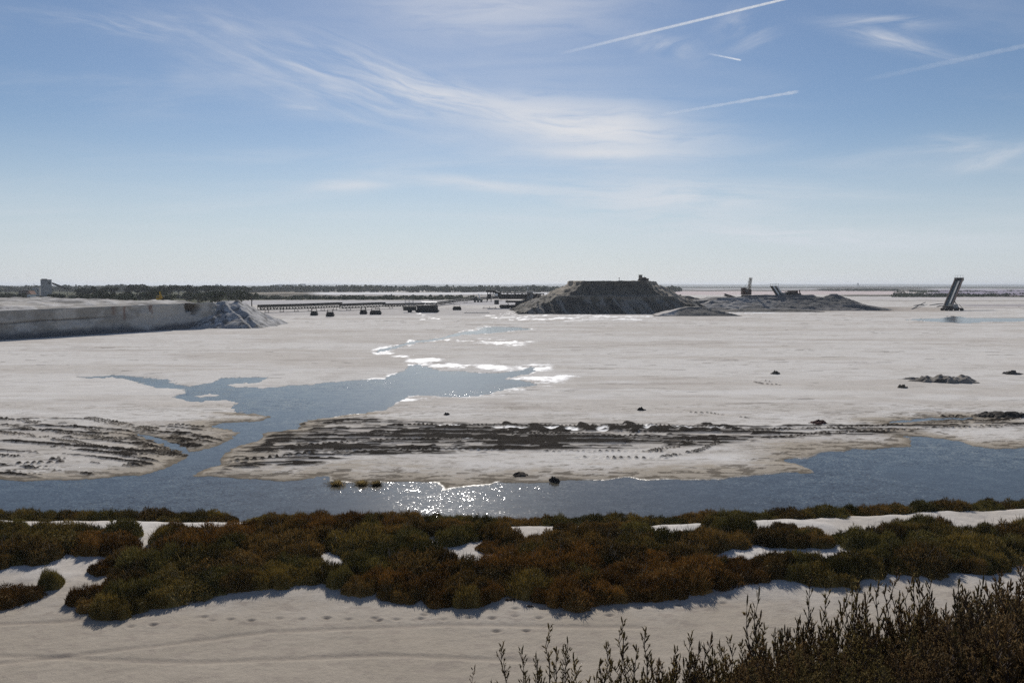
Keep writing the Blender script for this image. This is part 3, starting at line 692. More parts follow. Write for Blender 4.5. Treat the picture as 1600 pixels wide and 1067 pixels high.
cs = [(405, 489.5, 1.7, 474, 487.0, 1.7, 'conveyor section running out of the rubble heap'), (474, 487.0, 1.7, 533, 485.0, 1.9, 'conveyor section above the two trolleys nearest the rubble heap'), (533, 486, 1.5, 600, 483.0, 1.6, 'conveyor section above the wide dark trolley'),
      (600, 483, 1.5, 662, 481, 1.4, 'conveyor section ending at the white-roofed transfer station'), (668, 480.5, 1.2, 712, 474.5, 1.5, 'conveyor section leaving the white-roofed transfer station'), (712, 474.5, 1.5, 792, 469.5, 2.6, 'conveyor section climbing towards the stacking machine')]
for i, (u0, v0, z0, u1, v1, z1, l) in enumerate(cs):
    a, b_ = px(u0, v0), px(u1, v1); a.z = z0 - .5; b_.z = z1 - .5
    conveyor(a, b_, 'dark lattice ' + l, G, 1.5, 1.5 if i < 3 else 1.0, 14, 3)
def trolley(u, v_, w, label, roof=None, canopy=False, seed=0):
    p = px(u, v_); r = empty('belt_trolley', p, .1)
    MB().box((0, 0, 1.0), (w, 1.6, .7)).box((0, 0, 1.45), (w * .8, 1.3, .25)).build('chassis', M_dark, r)
    for s_ in (-1, 1):
        t = MB().prism([(-w / 2 - .2, .55), (-w / 2 + .2, 1.0), (w / 2 - .2, 1.0), (w / 2 + .2, .55), (w / 2 - .15, .0), (-w / 2 + .15, .0)], s_ * .95 - .3, s_ * .95 + .3)
        t.build('crawler_track', M_tyre, r)
    f = MB()
    for i in (-1, 1):
        for j in (-1, 1): f.bar((i * w * .4, j * .6, 1.4), (i * w * .33, j * .6, 2.3), .1)
        f.bar((i * w * .33, -.6, 2.3), (i * w * .33, .6, 2.3), .1)
    f.bar((-w * .33, 0, 2.3), (w * .33, 0, 2.3), .1)
    f.build('support_frame', M_rust, r)
    tag(r, label, 'trolley', 'crawler trolleys under the conveyor line'); return r
trolley(491, 493.5, 2.0, 'dark crawler trolley nearest the rubble heap, under the conveyor')
trolley(516, 495.0, 2.2, 'dark crawler trolley second from the rubble heap along the conveyor')
trolley(568, 491.5, 2.2, 'small dark crawler trolley beside the widest trolley of the line')
trolley(587, 492.0, 3.6, 'widest low dark crawler trolley under the conveyor line')
trolley(714, 485.0, 3.2, 'dark crawler trolley between the white-roofed station and the stacker')

# transfer station with a white canopy
p = px(668, 488.5); r = empty('transfer_station', p, -.05); tag(r, 'dark tracked transfer station under a flat white canopy', 'transfer station')
MB().box((0, 0, 1.7), (7.2, 2.6, 1.9)).box((-6.4, 0, 1.5), (4.4, 2.2, 1.5)).build('body', M_dark, r)
for s_ in (-1, 1): MB().prism([(-4.2, .6), (-3.6, 1.1), (3.6, 1.1), (4.2, .6), (3.5, 0), (-3.5, 0)], s_ * 1.6 - .4, s_ * 1.6 + .4).build('crawler_track', M_tyre, r)
for s_ in (-1, 1): MB().tube((-6.4, s_ * 1.0 - .2, .65), (-6.4, s_ * 1.0 + .2, .65), .65, None, 12).build('wheel', M_tyre, r)
cp = MB().box((.6, 0, 3.75), (5.6, 3.6, .16), 0, .03); cp.build('canopy', M_white, r)
for i in (-1, 1):
    for j in (-1, 1): MB().bar((.6 + i * 2.4, j * 1.5, 2.6), (.6 + i * 2.4, j * 1.5, 3.7), .1).build('post', M_dark, r)
f = MB()
for i in (-8.0, -6.6, -5.2):
    for j in (-.8, .8): f.bar((i, j, 2.2), (i, j, 5.0), .09)
for z in (3.6, 5.0):
    for j in (-.8, .8): f.bar((-8, j, z), (-5.2, j, z), .08)
f.build('guard_rail', M_grey, r)

# stacking machine left of the tall heap
p = px(800, 482); p.z = 0; SY = p.y
r = empty('stacking_machine', p, 0); tag(r, 'large dark lattice stacking machine beside the tall heap', 'stacker')
k = SY / F
q = lambda u, v_: Vector(((u - 800) * k, 0, CH - (v_ - HZ) * k))
ch, la, _, _ = truss(q(770, 465), q(850, 467), 2.4, 2.2, 14, .22)
ch.build('boom_frame', M_dark, r); la.build('boom_lattice', M_dark, r)
MB().box(q(812, 463.5), (64 * k, 2.0, 7.5 * k)).build('boom_casing', M_dark, r)
tw = MB()
for s_ in (-1, 1):
    a, t_ = q(764, 472), q(765, 453)
    for dx_ in (-.9, .9): tw.bar(a + Vector((dx_, s_ * 1.0, 0)), t_ + Vector((dx_ * .7, s_ * .8, 0)), .28)
    tw.bar(a + Vector((-.9, s_, 0)), t_ + Vector((.7, s_ * .8, 0)), .2)
tw.box(q(766, 455), (14 * k, 2.4, 3.5 * k)); tw.box(q(765, 463), (5 * k, 1.8, 7 * k))
tw.build('tower', M_dark, r)
st = MB(); 
for s_ in (-1, 1): st.bar(q(770, 454) + Vector((0, s_ * .8, 0)), q(788, 462) + Vector((0, s_ * .8, 0)), .5)
st.prism([(q(770, 452.5).x, q(770, 452.5).z), (q(786, 460).x, q(786, 460).z), (q(800, 463).x, q(800, 463).z), (q(800, 467).x, q(800, 467).z), (q(776, 464).x, q(776, 464).z)], -.9, .9)
st.build('chute', M_dark, r)
cb = MB().box(q(828, 462.5), (9 * k, 2.4, 12 * k)).box(q(827, 455.5), (11 * k, 2.6, 1.5 * k)); c_o = cb.build('cabin', M_grey, r)
MB().box(q(826, 461) + Vector((0, -1.23, 0)), (4.5 * k, .06, 3.5 * k)).build('window', M_glass, c_o)
MB().tube(q(824.5, 455), q(824.5, 449.5), .09).box(q(824.5, 449.2), (.55, .4, .5)).build('floodlight', M_white, r)
MB().box(q(812, 471), (44 * k, 3, 3 * k)).box(q(776, 472), (7 * k, 2.4, 7 * k)).box(q(812, 475), (14 * k, 3.4, 6 * k)).build('undercarriage', M_dark, r)
for u0 in (789, 805): MB().prism([(q(u0 - 7, 482).x, .0), (q(u0 - 9, 479).x, 1.0), (q(u0 - 7, 475).x, 1.6), (q(u0 + 7, 475).x, 1.6), (q(u0 + 9, 479).x, 1.0), (q(u0 + 7, 482).x, 0)], -2.2, -1.1).build('crawler_track', M_tyre, r)
MB().box(q(776, 460.5) + Vector((0, -1.3, 0)), (3.6 * k, .5, 4 * k)).build('control_box', M_white, r)
for u0 in (792, 818): MB().bar(q(u0, 468), q(u0 + 4, 481), .25).build('strut', M_rust, r)
gr_ = MB()
for u0 in range(786, 852, 6): gr_.bar(q(u0, 464), q(u0, 459.4), .07)
gr_.bar(q(786, 459.6), q(850, 459.6), .07); gr_.build('hand_rail', M_grey, r)
heap('spoil_mound', 2, 20, SY - 4, SY + 12, 50, [([(8.5, SY + 2), (11, SY + 2), (11, SY + 5), (8.5, SY + 5)], 5.6, [.6, .5, .6, .5])], [.09, .085, .075], 'small dark mound behind the stacking machine cabin', 'spoil heap', 260, .5, .3)

# feeder vehicle with a raised white plate
p = px(747, 472.5); r = empty('feeder_vehicle', p, .1); tag(r, 'dark green feeder vehicle with a raised slanting white plate', 'vehicle')
MB().box((0, 0, 1.5), (5.2, 2.4, 1.1)).box((-1.4, 0, 2.6), (2.0, 2.2, 1.5), taper=.85).build('body', M_green, r)
for i in (-1.8, 0, 1.8):
    for j in (-1.1, 1.1): MB().tube((i, j - .2, .55), (i, j + .2, .55), .55, None, 10).build('wheel', M_tyre, r)
MB().box((.6, -.4, 3.6), (.5, 1.4, 2.8), 0, -.35).build('raised_plate', M_white, r)
for i in (-2.4, -.6, 2.2): MB().bar((i, .6, 2), (i, .6, 5.2), .08).build('mast', M_rust, r)
# red-white barrier frame and loose steel by the conveyor line
for j, (u, v_, ln, l) in enumerate([(765, 482.5, 6, 'low rusty steel frame with a red rail lying before the stacker tower'), (745, 489.5, 9, 'flat pale steel sheet frame lying on wet salt near the stacker')]):
    p = px(u, v_); r = empty('steel_trestle', p, .05); b2 = MB(); b2.box((0, 0, .2), (ln, .5, .25)); b2.build('beam', M_rust if j == 0 else M_grey, r)
    for i in (-1, 0, 1): MB().bar((i * ln * .4, -.3, .1), (i * ln * .4, .3, 1.0 if j == 0 else .45), .12).build('upright', M_rust, r)
    tag(r, l, 'trestle')

# bulldozer on the heap top
def at_z(u, Y, z): return Vector((X_(u, Y), Y, z))
p = at_z(1003, 290, 11.25); r = empty('bulldozer', p, .15); tag(r, 'small brown bulldozer parked on top of the tall dark heap', 'bulldozer')
for s_ in (-1, 1): MB().prism([(-1.5, .4), (-1.2, .8), (1.2, .8), (1.5, .4), (1.2, 0), (-1.2, 0)], s_ * .75 - .2, s_ * .75 + .2).build('crawler_track', M_tyre, r)
MB().box((.5, 0, 1.05), (1.7, 1.1, .8)).build('hood', M_rust, r)
cbo = MB().box((-.7, 0, 1.5), (1.1, 1.2, 1.5), taper=.9).box((-.7, 0, 2.3), (1.3, 1.35, .12)).build('cab', M_tan, r)
MB().box((-.7, -.6, 1.75), (.8, .06, .6)).build('window', M_glass, cbo)
MB().prism([(1.9, .1), (2.05, .1), (1.95, .6), (2.1, 1.1), (1.95, 1.1), (1.8, .6)], -1.3, 1.3).build('blade', M_dark, r)
MB().tube((.9, .2, 1.4), (.9, .2, 2.0), .06).build('exhaust', M_dark, r)
mk = MB().tube((0, 0, -.3), (0, 0, 1.3), .10, .08).box((0, 0, 1.2), (.35, .1, .3)).build('marker_post', M_dark); mk.location = at_z(967, 288, 11.2); tag(mk, 'thin dark marker post on the crest of the tall heap', 'post')

# crane excavator on the low bank
def bank_at(u, Y, z): return Vector((X_(u, Y), Y, z))
p = bank_at(1166, 326, 4.8); r = empty('cable_excavator', p, 0); tag(r, 'rusty cable excavator with an upright boom on the low grey bank', 'excavator')
for s_ in (-1, 1): MB().prism([(-2, .5), (-1.6, 1), (1.6, 1), (2, .5), (1.6, 0), (-1.6, 0)], s_ * 1.2 - .35, s_ * 1.2 + .35).build('crawler_track', M_tyre, r)
hs = MB().box((-.2, 0, 2.2), (3.6, 2.6, 2.2)).box((-1.2, 0, 3.6), (1.8, 2.2, .8)).build('house', M_rust, r)
MB().box((-.4, -1.32, 2.6), (1.0, .06, .8)).build('window', M_glass, hs)
ch, la, _, _ = truss((1.0, -.1, 1.8), (1.9, .1, 8.0), .9, .7, 8, .13); ch.build('boom_frame', M_tan, r); la.build('boom_lattice', M_tan, r)
MB().bar((-1.2, 0, 3.9), (1.4, 0, 7.8), .06).build('stay_cable', M_dark, r)
p = bank_at(1146, 322, 3.4); a, b_ = bank_at(1156, 324, 3.7), bank_at(1131, 324, 5.6)
cv = conveyor(a, b_, 'short rusty conveyor arm rising beside the cable excavator', None, 1.0, .6, 8, 1); 
p = bank_at(1213, 326, 5.6); r = empty('loading_conveyor', p, 0); r.scale = (.75, .75, .75); tag(r, 'steep white and dark loading conveyor on the low grey bank', 'conveyor')
for i, (x0, mm) in enumerate(((-1.6, M_dark), (-.55, M_white), (.5, M_dark), (1.5, M_white))):
    MB().prism([(x0 + 1.4, 0), (x0 + 2.2, 0), (x0 - 1.2, 5.2), (x0 - 2.0, 5.2)], -.8 + .1 * i, .8 - .1 * i).build('side_frame' if i in (0, 2) else 'belt_cover', mm, r)
rl = MB()
for x0 in (-3.9, -2.5, -1, .5): rl.bar((x0, -.8, 5.1), (x0, -.8, 6.4), .09)
rl.bar((-4.1, -.8, 6.4), (.8, -.8, 6.4), .09); rl.build('hand_rail', M_grey, r)
MB().box((3.4, 0, .8), (2.8, 2.2, 1.5), 0, .2).build('motor_house', M_grey, r)
MB().tube((3, -1.2, .4), (3, 1.2, .4), .5, None, 10).build('wheel', M_tyre, r)
p = bank_at(1237, 326, 5.7); r = empty('tracked_loader', p, 0); tag(r, 'low rusty tracked loader next to the steep loading conveyor', 'loader')
MB().prism([(-2.4, .4), (-2, 1), (2, 1), (2.4, .4), (2, 0), (-2, 0)], -1.3, 1.3).build('crawler_track', M_tyre, r); MB().box((.2, 0, 1.4), (3.6, 2, .9)).build('body', M_rust, r); MB().box((-2.2, 0, .9), (1.2, 2.4, .9), 0, .3).build('bucket', M_dark, r)
p = bank_at(1248.5, 325, 5.3); r = empty('winch_post', p, 0); tag(r, 'short upright winch post with a drum at the end of the bank machines', 'winch')
MB().bar((0, 0, 0), (0, 0, 2.7), .3).bar((0, 0, 2.2), (.9, 0, 0), .15).build('post', M_rust, r); MB().tube((0, -.5, .8), (0, .5, .8), .55, None, 12).build('drum', M_dark, r); MB().box((-.9, 0, .4), (.9, .8, .7)).build('base', M_grey, r)

# leaning stacker conveyor standing alone on the flat
b0 = px(1486, 486); r = empty('inclined_stacker', b0, 0); tag(r, 'tall inclined stacker conveyor on a wheeled base, alone on the salt flat', 'stacker')
A, B = Vector((-2.3, -1, .9)), at(1498.5, 434.5, b0.y + 24) - b0
d = (B - A).normalized(); sd_ = d.cross(Vector((0, 0, 1))).normalized(); up = sd_.cross(d)
ch, la, _, _ = truss(A - up * 1.2, B - up * 1.2, 2.6, 1.2, 20, .14); ch.build('chord_frame', M_dark, r); la.build('lattice', M_dark, r)
def plank(name, off, w, t, mat, up0, a=A, b_=B):
    m_ = MB(); c = []
    for (p_, sg_) in ((a, -1), (a, 1), (b_, 1), (b_, -1)): c.append(p_ + sd_ * (off + sg_ * w / 2) + up * up0)
    m_.v = c + [x + up * t for x in c]; m_.f = [(3, 2, 1, 0), (4, 5, 6, 7), (0, 1, 5, 4), (1, 2, 6, 5), (2, 3, 7, 6), (3, 0, 4, 7)]
    return m_.build(name, mat, r)
plank('side_wall', -1.35, .35, 1.0, M_rust, -.9); plank('side_wall', 1.35, .35, 1.0, M_rust, -.9)
plank('deck', 0, 2.35, .12, M_green, -.45)
plank('belt', .35, .42, .12, M_belt_sunlit, -.2, A.lerp(B, .18), A.lerp(B, .90))
hd = MB().box(B + Vector((0, 0, -.5)), (3.1, 1.6, 1.3)); hd.build('head_drum_housing', M_dark, r)
rl = MB()
for i in (-1.6, -.6, .5, 1.6): rl.bar(B + Vector((i, 0, .2)), B + Vector((i, 0, 1.2)), .07)
rl.bar(B + Vector((-1.6, 0, 1.1)), B + Vector((1.8, 0, 1.1)), .06); rl.build('hand_rail', M_grey, r)
MB().box((.2, 0, .95), (6.2, 2.6, .5)).box((-1.4, .4, 1.5), (2.4, 2.0, .9)).build('chassis', M_dark, r)
for i in (-2.6, -.9, .9, 3.2):
    for j in (-1.5, 1.5): MB().tube((i, j - .25, .62), (i, j + .25, .62), .62, None, 12).build('wheel', M_tyre, r)
MB().box((1.3, -.4, 1.9), (1.3, 1.4, 1.5)).build('motor_house', M_grey, r)
for j in (-1.2, 1.2): MB().bar((2.8, j + 1, 1.2), A.lerp(B, .42) + Vector((0, j * .5, -1.2)), .22).build('strut', M_dark, r)
MB().bar((4.6, -.6, .4), (2.6, -.6, 2.6), .14).build('draw_bar', M_dark, r)
# loose pipes on the salt
for (u0, v0, z0, u1, v1, z1, l) in [(1424, 484, .1, 1446, 476, 1.2, 'dark bent pipe sticking up at an angle from the salt'), (1428, 478.5, .2, 1444, 477, .3, 'dark pipe lying flat across the leaning pipe'), (1453, 477.5, .15, 1474, 475.5, .3, 'thin pipe lying beside the base of the inclined stacker'), (1464, 480, .2, 1474, 479.5, .5, 'thick short pipe touching the inclined stacker base')]:
    a, b_ = px(u0, v0), px(u1, v1); a.z, b_.z = z0, z1; mid = (a + b_) / 2 + Vector((0, 0, .15)); o3 = Vector((a.x, a.y, 0))
    o = MB().tube(a - o3, mid - o3, .22).tube(mid - o3, b_ - o3, .22, .15).build('steel_pipe', M_dark); o.location = o3; tag(o, l, 'pipe')

# small yellow machine on the stockpile
p = at(250, 473.5, 196); p.z = 5.6; r = empty('small_excavator', p, -.2); r.scale = (.8, .8, .8); tag(r, 'small yellow excavator with its arm folded up on the stockpile', 'excavator')
MB().prism([(-1.1, .3), (-.9, .6), (.9, .6), (1.1, .3), (.9, 0), (-.9, 0)], -.8, .8).build('crawler_track', M_tyre, r)
MB().box((0, 0, 1.0), (1.7, 1.4, .8)).build('body', M_yel, r); cbo = MB().box((-.3, 0, 1.7), (.9, 1.1, 1.0), taper=.85).build('cab', M_yel, r); MB().box((-.3, -.53, 1.75), (.5, .06, .5)).build('window', M_glass, cbo)
MB().bar((.5, 0, 1.2), (.0, 0, 3.4), .28).bar((.0, 0, 3.4), (.9, 0, 1.3), .2).build('arm', M_yel, r); MB().box((.95, 0, 1.0), (.5, .8, .6)).build('bucket', M_dark, r)

# ------------------------------------------------------------------ far left: works tower, houses, trees
TY = 640.0
def fx(u, v_, Y=TY): return Vector(((u - 800) * Y / F, 0, CH - (v_ - HZ) * Y / F))
o3 = Vector((fx(74, 0).x, TY, 0)); r = empty('works_tower', o3, .53); tag(r, 'square concrete works tower with a sloping conveyor gallery at its side', 'tower')
k = TY / F; b2 = MB().box((0, 0, 7.6), (15 * k, 7.0, 12.6)); b2.build('shaft', M_conc, r); MB().box((-2.2 * k, 0, 14.3), (8 * k, 5.0, .9)).build('roof_house', M_conc, r)
MB().box((3.8 * k, -3.55, 11.6), (3.2 * k, .1, 1.8)).build('window', M_glass, r); MB().box((0, 0, 14.02), (15.6 * k, 7.4, .25)).build('roof_slab', M_rust, r); MB().box((0, 0, .7), (16 * k, 9, 1.4)).build('plinth', M_conc, r)
g0, g1 = fx(82, 441.0) - Vector((o3.x, 0, 0)), fx(106, 451.5) - Vector((o3.x, 0, 0))
MB().prism([(g0.x, g0.z), (g1.x, g1.z), (g1.x, g1.z - 1.7), (g0.x, g0.z - 1.7)], -1, 1).build('gallery', M_dark, r)
lg = MB()
for t_ in (.35, .8):
    p = g0.lerp(g1, t_)
    for j in (-.8, .8): lg.bar((p.x, j, p.z - 1), (p.x + 1, j, 0), .3)
lg.build('gallery_leg', M_dark, r)
def house(u0, u1, v0, Y, label, mat, roof, cat='building', floors=1, nm='work_shed', nwin=3, group=None):
    x0, x1 = X_(u0, Y), X_(u1, Y); h = CH - (v0 - HZ) * Y / F; w = x1 - x0
    r = empty(nm, ((x0 + x1) / 2, Y, 0)); dp = max(5, w * .6)
    MB().box((0, 0, h / 2), (w, dp, h)).build('wall', mat, r)
    if roof == 'flat': MB().box((0, 0, h + .15), (w + .5, dp + .5, .3)).build('roof', M_conc, r)
    else: MB().prism([(-w / 2 - .4, h), (w / 2 + .4, h), (0, h + 2.0)], -dp / 2 - .3, dp / 2 + .3).build('roof', M_roof, r)
    for f_ in range(floors):
        for i in range(nwin):
            MB().box((-w / 2 + (i + .5) * w / nwin, -dp / 2 - .03, h * (f_ + .55) / floors), (w / nwin * .4, .1, h / floors * .4)).build('window', M_glass, r)
    tag(r, label, cat, group); return r
house(55, 66, 449.0, TY + 6, 'small pale flat-roofed building joined beside the works tower', M_pale, 'flat', nwin=2)
house(34, 52, 453.6, TY - 20, 'low brown shed before the works tower', M_rust, 'flat', nwin=3)
house(48, 53, 459.8, 470, 'tiny white hut before the works tower', M_white, 'gable', nwin=1)
house(132, 158, 463.6, 420, 'long low white shed showing between the dark trees', M_pale, 'flat', nwin=5)
house(432, 442, 444.8, 3400, 'far hazy apartment block nearest the works tower on the skyline', M_pale, 'flat', 'apartment block', 4, 'apartment_block', 5, 'far blocks on the skyline')
house(452, 464, 444.8, 3450, 'widest far hazy apartment block on the skyline', M_pale, 'flat', 'apartment block', 4, 'apartment_block', 6, 'far blocks on the skyline')
house(470, 478, 443.6, 3500, 'tallest far hazy apartment block on the skyline', M_pale, 'flat', 'apartment block', 5, 'apartment_block', 4, 'far blocks on the skyline')
house(338, 342, 444.0, 3300, 'far hazy slender tower above the dark trees', M_pale, 'flat', 'apartment block', 5, 'apartment_block', 2)
house(1338, 1340.5, 442.6, 5000, 'tiny far tower on the flat horizon', M_conc, 'flat', 'tower', 3, 'far_tower', 1)
for i, (u, v0, Y, l) in enumerate([(14, 446.5, 560, 'thin pole standing by the low trees away from the works tower'), (36, 446.8, 600, 'thin pole just beside the works tower'), (181, 444.0, 520, 'thin mast rising above the dark trees'), (55, 442.5, 640, 'thin mast on the pale building beside the works tower'), (856, 450, 330, 'thin pole at the end of the stacking machine')]):
    x = X_(u, Y); h = CH - (v0 - HZ) * Y / F; p_ = MB().tube((0, 0, 0), (0, 0, h), .16, .08, 6).bar((-.8, 0, h * .93), (.8, 0, h * .93), .1).build('pole', M_grey); p_.location = (x, Y, 0); tag(p_, l, 'pole')

def leaf_mat(name, c, c2, trans=.25, rough=.8):
    m, T, b = bsdf_mat(name)
    g = T.new('ShaderNodeNewGeometry'); oi = T.new('ShaderNodeObjectInfo')
    n = T.noise(g.outputs['Position'], 1.6, 3, .6)
    f = T.m('ADD', T.m('MULTIPLY', T.m('POWER', g.outputs['Random Per Island'], 1.6), .75), T.m('MULTIPLY', T.ramp(n, .35, .65), .35))
    f = T.m('ADD', f, T.m('MULTIPLY', T.m('SUBTRACT', oi.outputs['Random'], .5), .55), None, True)
    cc = T.mix(f, c + (1,), c2 + (1,))
    T.link(cc, b.inputs['Base Color']); b.inputs['Roughness'].default_value = rough; b.inputs['Specular IOR Level'].default_value = .15
    tr = T.new('ShaderNodeBsdfTranslucent'); T.link(cc, tr.inputs[0])
    mx = T.new('ShaderNodeMixShader'); mx.inputs[0].default_value = trans
    T.link(b.outputs[0], mx.inputs[1]); T.link(tr.outputs[0], mx.inputs[2]); T.link(mx.outputs[0], T.n['Material Output'].inputs[0])
    return m
M_tree = leaf_mat('far_foliage', (.030, .040, .022), (.065, .075, .04), .12)
M_bark = plain('bark', (.08, .06, .045), .9, .4, 2)
def crown_mesh(rng, w, h, z0, n, size):
    V, Fc = [], []
    lob = [(rng.uniform(-.55, .55) * w, rng.uniform(-.5, .5) * w, z0 + h * rng.uniform(.25, .9), rng.uniform(.25, .5)) for _ in range(9)]
    for _ in range(n):
        lx, ly, lz, lr = rng.choice(lob)
        d = Vector((rng.gauss(0, 1), rng.gauss(0, 1), rng.gauss(0, .7))).normalized() * rng.uniform(.5, 1) * lr
        c = Vector((lx + d.x * w, ly + d.y * w, lz + d.z * h * .55)); s_ = size * rng.uniform(.6, 1.4); b0_ = len(V)
        a_, b_ = Vector((rng.gauss(0, 1), rng.gauss(0, 1), rng.gauss(0, 1))).normalized(), Vector((rng.gauss(0, 1), rng.gauss(0, 1), rng.gauss(0, 1))).normalized()
        V += [c + a_ * s_, c + b_ * s_, c - a_ * s_ * .8, c - b_ * s_ * .9]; Fc += [(b0_, b0_ + 1, b0_ + 2, b0_ + 3)]
    return V, Fc
def tree_proto(seed, w, h, z0):
    rng = random.Random(seed); r = empty('tree')
    V, Fc = crown_mesh(rng, w, h, z0, 420, .55); mesh_obj('crown', V, Fc, M_tree, r)
    t = MB().tube((0, 0, -.2), (rng.uniform(-.3, .3), 0, z0 + h * .4), .28, .15)
    for i in range(4): t.tube((0, 0, z0 * .8), (rng.uniform(-.5, .5) * w, rng.uniform(-.4, .4) * w, z0 + h * .5), .12, .05, 4)
    t.build('trunk', M_bark, r); return r
protos = [(tree_proto(1, 3.6, 5.5, 2.0), 7.5), (tree_proto(2, 4.6, 4.2, 3.6), 7.8), (tree_proto(3, 2.6, 6.5, 1.5), 8.0), (tree_proto(4, 4.2, 4.8, 1.4), 6.2), (tree_proto(5, 5.4, 3.0, 4.6), 7.6)]
used = set()
TL = [('dark rounded tree in the low wood behind the stockpile', 'round trees of the wood behind the stockpile'), ('flat-topped pine standing in the wood behind the stockpile', 'pines of the wood behind the stockpile'), ('slender upright tree in the wood behind the stockpile', 'slender trees of the wood behind the stockpile'), ('low broad bushy tree in the wood behind the stockpile', 'bushy trees of the wood behind the stockpile'), ('umbrella pine with bare trunk in the wood behind the stockpile', 'umbrella pines of the wood behind the stockpile')]
def put_tree(i, u, Y, htop):
    pr, H = protos[i]; o = pr if i not in used else copy_tree(pr); used.add(i)
    s_ = htop / H; o.location = (X_(u, Y), Y, 0); o.scale = (s_ * R.uniform(.95, 1.35),) * 2 + (s_,); o.rotation_euler = (0, 0, R.uniform(0, 6.28)); tag(o, TL[i][0], 'tree', TL[i][1])
for u, v0, Y, i in [(215, 445.6, 560, 4), (228, 447.6, 540, 1), (246, 446.6, 560, 0), (200, 447.8, 540, 0), (280, 447.0, 580, 4), (293, 446.8, 590, 4), (298, 446.6, 570, 2), (330, 446.8, 600, 4), (342, 446.6, 620, 1), (160, 449.0, 520, 0), (150, 448.6, 520, 2), (140, 449.8, 520, 3), (126, 451.5, 520, 3), (176, 449, 500, 0), (316, 447.6, 590, 1), (262, 447.4, 560, 3), (304, 448, 570, 3), (352, 448, 640, 0), (362, 447.6, 650, 3), (372, 448, 660, 3), (384, 448.2, 700, 3)]:
    put_tree(i, u, Y, CH - (v0 - HZ) * Y / F)
for j in range(42):
    u = R.uniform(122, 400); Y = R.uniform(330, 560); vb = R.uniform(453, 464) if u < 330 else R.uniform(454, 460)
    put_tree(R.choice([0, 3, 3, 3, 1]), u, Y, max(1.6, (CH - (vb - HZ) * Y / F)))
for j in range(22):
    u = R.uniform(-60, 104); Y = R.uniform(400, 560); put_tree(R.choice([3, 3, 0]), u, Y, max(1.5, CH - (R.uniform(456.5, 464) - HZ) * Y / F))
# the distant wood along the left horizon, one mass
rng = random.Random(5); V, Fc = [], []
def clump(cx, cy, w, h, n, size, z0=0.0):
    for _ in range(n):
        a_ = rng.uniform(0, 6.28); rr_ = math.sqrt(rng.random()); z = z0 + h * (rng.random() ** .7) * (1 - .45 * rr_ ** 2)
        c = Vector((cx + w * rr_ * math.cos(a_), cy + w * rr_ * math.sin(a_), z)); b0_ = len(V); s_ = size * rng.uniform(.6, 1.3)
        p1, p2 = Vector((rng.gauss(0, 1), rng.gauss(0, 1), rng.gauss(0, 1))).normalized() * s_, Vector((rng.gauss(0, 1), rng.gauss(0, 1), rng.gauss(0, 1))).normalized() * s_
        V.extend([c + p1, c + p2, c - p1, c - p2]); Fc.append((b0_, b0_ + 1, b0_ + 2, b0_ + 3))
for j in range(700):
    u = rng.uniform(-120, 1060); Y = rng.uniform(1050, 1500); h = rng.uniform(5.5, 9.0) * (1 + .35 * (float(vn(u / 22., 0., 77)) - .4)) * (1.0 if u < 860 else .85)
    clump(X_(u, Y), Y, rng.uniform(5, 9), h, 46, 2.2)
tag(mesh_obj('distant_wood', V, Fc, M_tree), 'dark band of distant wood along the horizon', 'wood', kind='stuff')
V, Fc = [], []
for j in range(520):
    u = rng.uniform(-100, 745); Y = 10 * F / (rng.uniform(463.8, 469.2) - HZ)
    if u < 330 and rng.random() < .4: continue
    clump(X_(u, Y), Y, rng.uniform(1.5, 4), rng.uniform(.8, 2.0), 26, .8)
for j in range(320):
    u = rng.choice([rng.uniform(1280, 1450), rng.uniform(1340, 1480), rng.uniform(1430, 1640)]); vv = rng.uniform(452, 455) if u < 1400 else rng.choice([rng.uniform(454.5, 457.5), rng.uniform(459.5, 461.5), rng.uniform(462.5, 464.5)])
    Y = 10 * F / (vv - HZ); clump(X_(u, Y), Y, rng.uniform(4, 9), rng.uniform(.5, 1.4), 20, 1.1)
tag(mesh_obj('dyke_scrub', V, Fc, M_tree), 'low dark scrub along the far dykes', 'scrub', kind='stuff')
# far low coast on the right
X, Y = np.meshgrid(np.linspace(-2500, 9500, 300), np.linspace(0, 900, 8))
Yb = 8200 + Y; hz = (9 + 13 * fbm(X / 600, Y / 300, 5, 501)) * np.sin(np.clip(Y / 900, 0, 1) * math.pi) ** .6 - .5
cc = np.ones(X.shape + (3,)) * np.array([.10, .105, .085])
tag(grid_obj('far_coast', X, Yb, hz, m_earth, cc), kind='structure')

